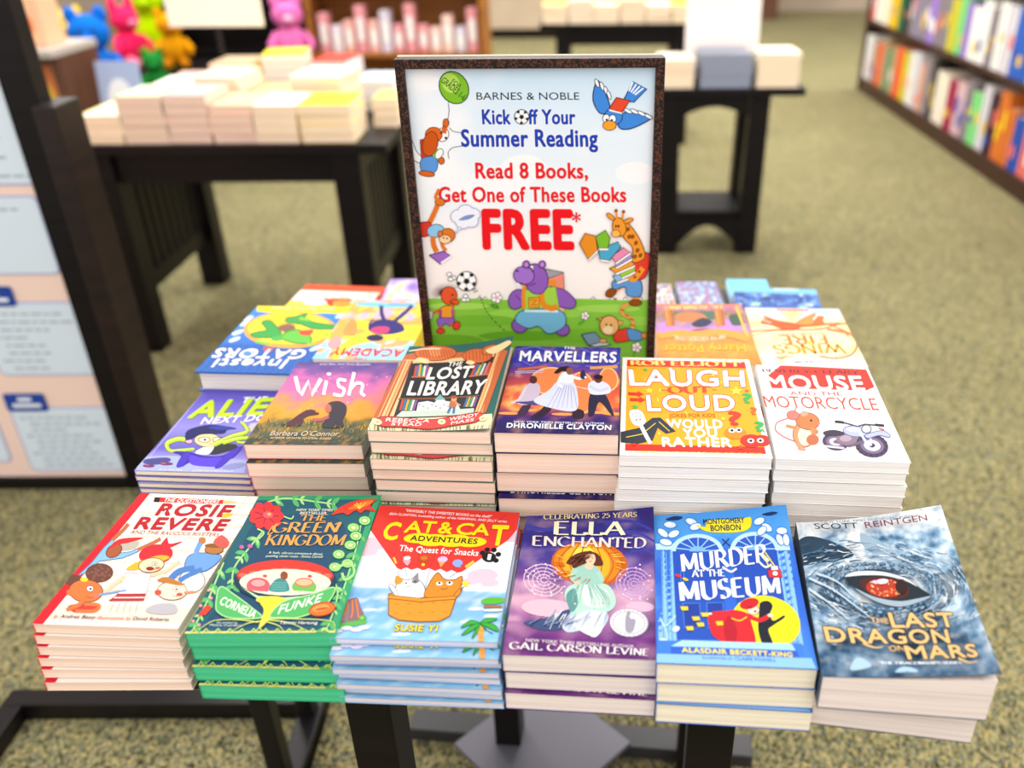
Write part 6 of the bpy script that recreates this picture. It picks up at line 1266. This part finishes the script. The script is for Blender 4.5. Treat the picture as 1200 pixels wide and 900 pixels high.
blocks('slate grey hardcover on pedestal table', [('8c90a2', ('slate_pages', '9aa0b4', '7c8298'))], .575, 3.80, .71, .205, .2, [.026] * 5, G, 91)
blocks('bright cream paperback at pedestal table end', [('fdf2d8', P1)], .785, 3.80, .71, .17, .2, [.022] * 6, G, 92)
t = thing('acrylic_sign', 'white card in clear stand behind grey hardcovers on pedestal table', 'sign', (.585, 3.955, .71))
MB().box(-.155, .155, -.004, .004, .03, .52).obj('card', mat('white_card', 'fdf6f2', .6), t)
MB().box(-.165, .165, -.05, .03, 0, .01).obj('base', mat('clear_grey', 'c8c8cc', .2, .6), t)

# ------------------------------------------------------------------ far table
t = thing('far_table', 'black table far behind the sign with a row of books', 'table', (.205, 5.95, 0))
MB().box(-.47, .52, -.29, .30, .70, .725).obj('tabletop', BLACKWOOD, t, .003)
L = MB().box(-.045, .045, -.045, .045, 0, .70).mesh('leg', BLACKWOOD, .003)
for lx in (-.33, .40):
    for ly in (-.22, .22): link('leg', L, t, (lx, ly, 0))
MB().box(-.285, .355, -.24, -.21, .60, .70).obj('apron', BLACKWOOD, t)
G = 'books piled on the far table'
for i, (nm, c, n) in enumerate([('golden', 'f6d060', 4), ('grey', 'c8bcb8', 5), ('cream', 'f8e8c0', 4), ('buff', 'e8c898', 5), ('ivory', 'f8ecd4', 4), ('lemon yellow', 'f6e040', 4)]):
    blocks('%s paperback in far table row' % nm, [(c, P1)], -.17 + .155 * i, 5.78, .725, .148, .2, [.026] * n, G, 100 + i)

# ------------------------------------------------------------------ long bookcase by the aisle
BX = 2.245; BROWN = speckle('mahogany', [(.3, '2c1412'), (.7, '46241e')], 3, .4, .4, 4, stretch=(1, 8, 1))
t = thing('long_bookcase', 'long dark brown bookcase of upright books along the aisle', 'bookcase', (BX, 5.6, 0))
for ly in (-2.7, 1.88): MB().box(0, .32, ly - .02, ly + .02, 0, 1.58).obj('upright', BROWN, t)
zs = [.11, .545, .98, 1.40]
for z in zs: MB().box(0, .32, -2.7, 1.86, z - .03, z).obj('shelf', BROWN, t)
MB().box(.012, .32, -2.7, 1.86, 0, .08).obj('kick_board', BROWN, t); MB().box(.31, .325, -2.7, 1.86, 0, 1.58).obj('back_panel', BROWN, t)
NUM = ['first', 'second', 'third', 'fourth', 'fifth', 'sixth', 'seventh', 'eighth', 'ninth', 'tenth']
def nth(k): return ('%s' % ['first', 'second', 'third', 'fourth', 'fifth', 'sixth', 'seventh', 'eighth', 'ninth', 'tenth', 'eleventh', 'twelfth', 'thirteenth', 'fourteenth', 'fifteenth', 'sixteenth', 'seventeenth', 'eighteenth', 'nineteenth'][k] if k < 19 else '%s' % {2: 'twenty', 3: 'thirty', 4: 'forty', 5: 'fifty', 6: 'sixty', 7: 'seventy', 8: 'eighty'}.get((k + 1) // 10) + ('-' + ['', 'first', 'second', 'third', 'fourth', 'fifth', 'sixth', 'seventh', 'eighth', 'ninth'][(k + 1) % 10] if (k + 1) % 10 else 'th'))
SP = {'white': 'ece8ec', 'orange': 'c0905c', 'green': '12a070', 'tan': 'b89870', 'yellow': 'ccc430', 'pale grey': 'd8d4dc', 'salmon': 'd8a48c', 'grey': '8a8088', 'cream': 'f0dcc8', 'crimson': 'a01848', 'pale rose': 'd8b4bc', 'light green': '7cd880', 'dark plum': '3c1c30', 'amber': 'bd8a50', 'navy': '30323f', 'coral': 'd88a80', 'blue': '68a0c4', 'pink': 'e48ca8', 'lilac': 'b0a8c8', 'black': '242024', 'dark green': '0c6444', 'gold': 'f4c814', 'purple grey': '8c84a0'}
low = ['white', 'pale grey', 'tan', 'orange', 'tan', 'green', 'tan', 'orange', 'yellow', 'white', 'pale grey', 'salmon', 'grey', 'black', 'cream', 'cream', 'crimson', 'pale rose', 'grey', 'light green', 'pale grey', 'dark plum', 'amber', 'amber', 'navy', 'coral', 'pink', 'white', 'blue', 'pink', 'coral', 'cream', 'navy', 'amber', 'white', 'green']
mid = ['coral', 'white', 'cream', 'cream', 'gold', 'gold', 'dark green', 'black', 'grey', 'purple grey', 'grey', 'lilac', 'grey', 'grey', 'yellow', 'light green', 'lilac', 'white', 'white', 'grey', 'white', 'pale grey', 'blue', 'blue', 'white', 'cream', 'grey', 'white', 'lilac', 'navy', 'white', 'tan', 'blue', 'white', 'crimson', 'white']
top = ['black', 'white', 'grey', 'navy', 'yellow', 'white', 'gold', 'grey', 'white', 'black', 'crimson', 'white', 'lilac', 'white', 'blue', 'yellow']
r = random.Random(3)
for si, (z, seq, ye, nm) in enumerate(((.11, low, 1.85, 'lowest'), (.545, mid, 1.85, 'middle'), (.98, top, 1.85, 'upper'))):
    y = ye
    for k, cn in enumerate([c for c in seq for _ in range(2)]):
        if k % 2 == 0: th = r.uniform(.045, .07); h = r.uniform(.27, .365); d = r.uniform(.17, .21)
        if y - th < -2.66 : break
        o = thing('shelved_book', '%s spined book, %s from far end of the %s bookcase shelf' % (cn, nth(k), nm), 'book', (BX + .02, 5.6 + y - th / 2, z + .0005), 0, 'books upright on the long bookcase')
        m = MB().box(0, .0025, -th / 2 + .002, th / 2 - .002, 0, h); m.box(0, d, -th / 2 + .002, -th / 2 + .004, 0, h); m.box(0, d, th / 2 - .004, th / 2 - .002, 0, h)
        m.obj('cover', cv(cn, SP[cn]), o); MB().box(.003, d - .003, -th / 2 + .0045, th / 2 - .0045, .003, h - .004).obj('pages', CREAM, o)
        if r.random() < .6:
            a = r.uniform(.1, .5); MB().box(-.0012, 0, -th / 2 + .012, th / 2 - .012, h * a, h * (a + r.uniform(.1, .3))).obj('spine_label', cv(*r.choice([('white', 'f4f2ee'), ('navy', '2c3050'), ('gold', 'f4c814'), ('coral', 'ec7468')])), o)
        y -= th + .002
t = thing('service_counter', 'long beige counter at the far wall beyond the far table', 'counter', (-1.3, 10.9, 0))
MB().box(-1.9, 1.5, -.3, .3, .1, 1.0).obj('body', speckle('beige_laminate', [(.3, 'a8957f'), (.7, 'b8a690')], 2, .5, .3), t, .01); MB().box(-1.95, 1.55, -.35, .35, 1.0, 1.05).obj('counter_top', DARKB, t, .005); MB().box(-1.85, 1.45, -.25, .25, 0, .1).obj('toe_kick', BLACKWOOD, t)
# ------------------------------------------------------------------ far end of the aisle
t = thing('far_display', 'low dark unit at the far end of the aisle', 'display', (2.15, 12.4, 0))
MB().box(-.75, .35, -.2, .2, 0, .55).obj('plinth', DARKB, t)
for i, (c, nm) in enumerate([('c83c50', 'crimson'), ('3c6cc0', 'blue'), ('f4e8e4', 'white'), ('e8c8d0', 'pale pink')]):
    o = thing('boxed_set', '%s boxed set on the far end display' % nm, 'box', (1.66 + .28 * i, 12.35, .55))
    MB().box(-.12, .12, -.1, .1, 0, .25 + .05 * (i % 2)).obj('carton', cv(c, c), o, .005); MB().box(-.07, .07, -.102, -.1, .05, .2).obj('panel', cv('white', 'f4f2ee'), o)
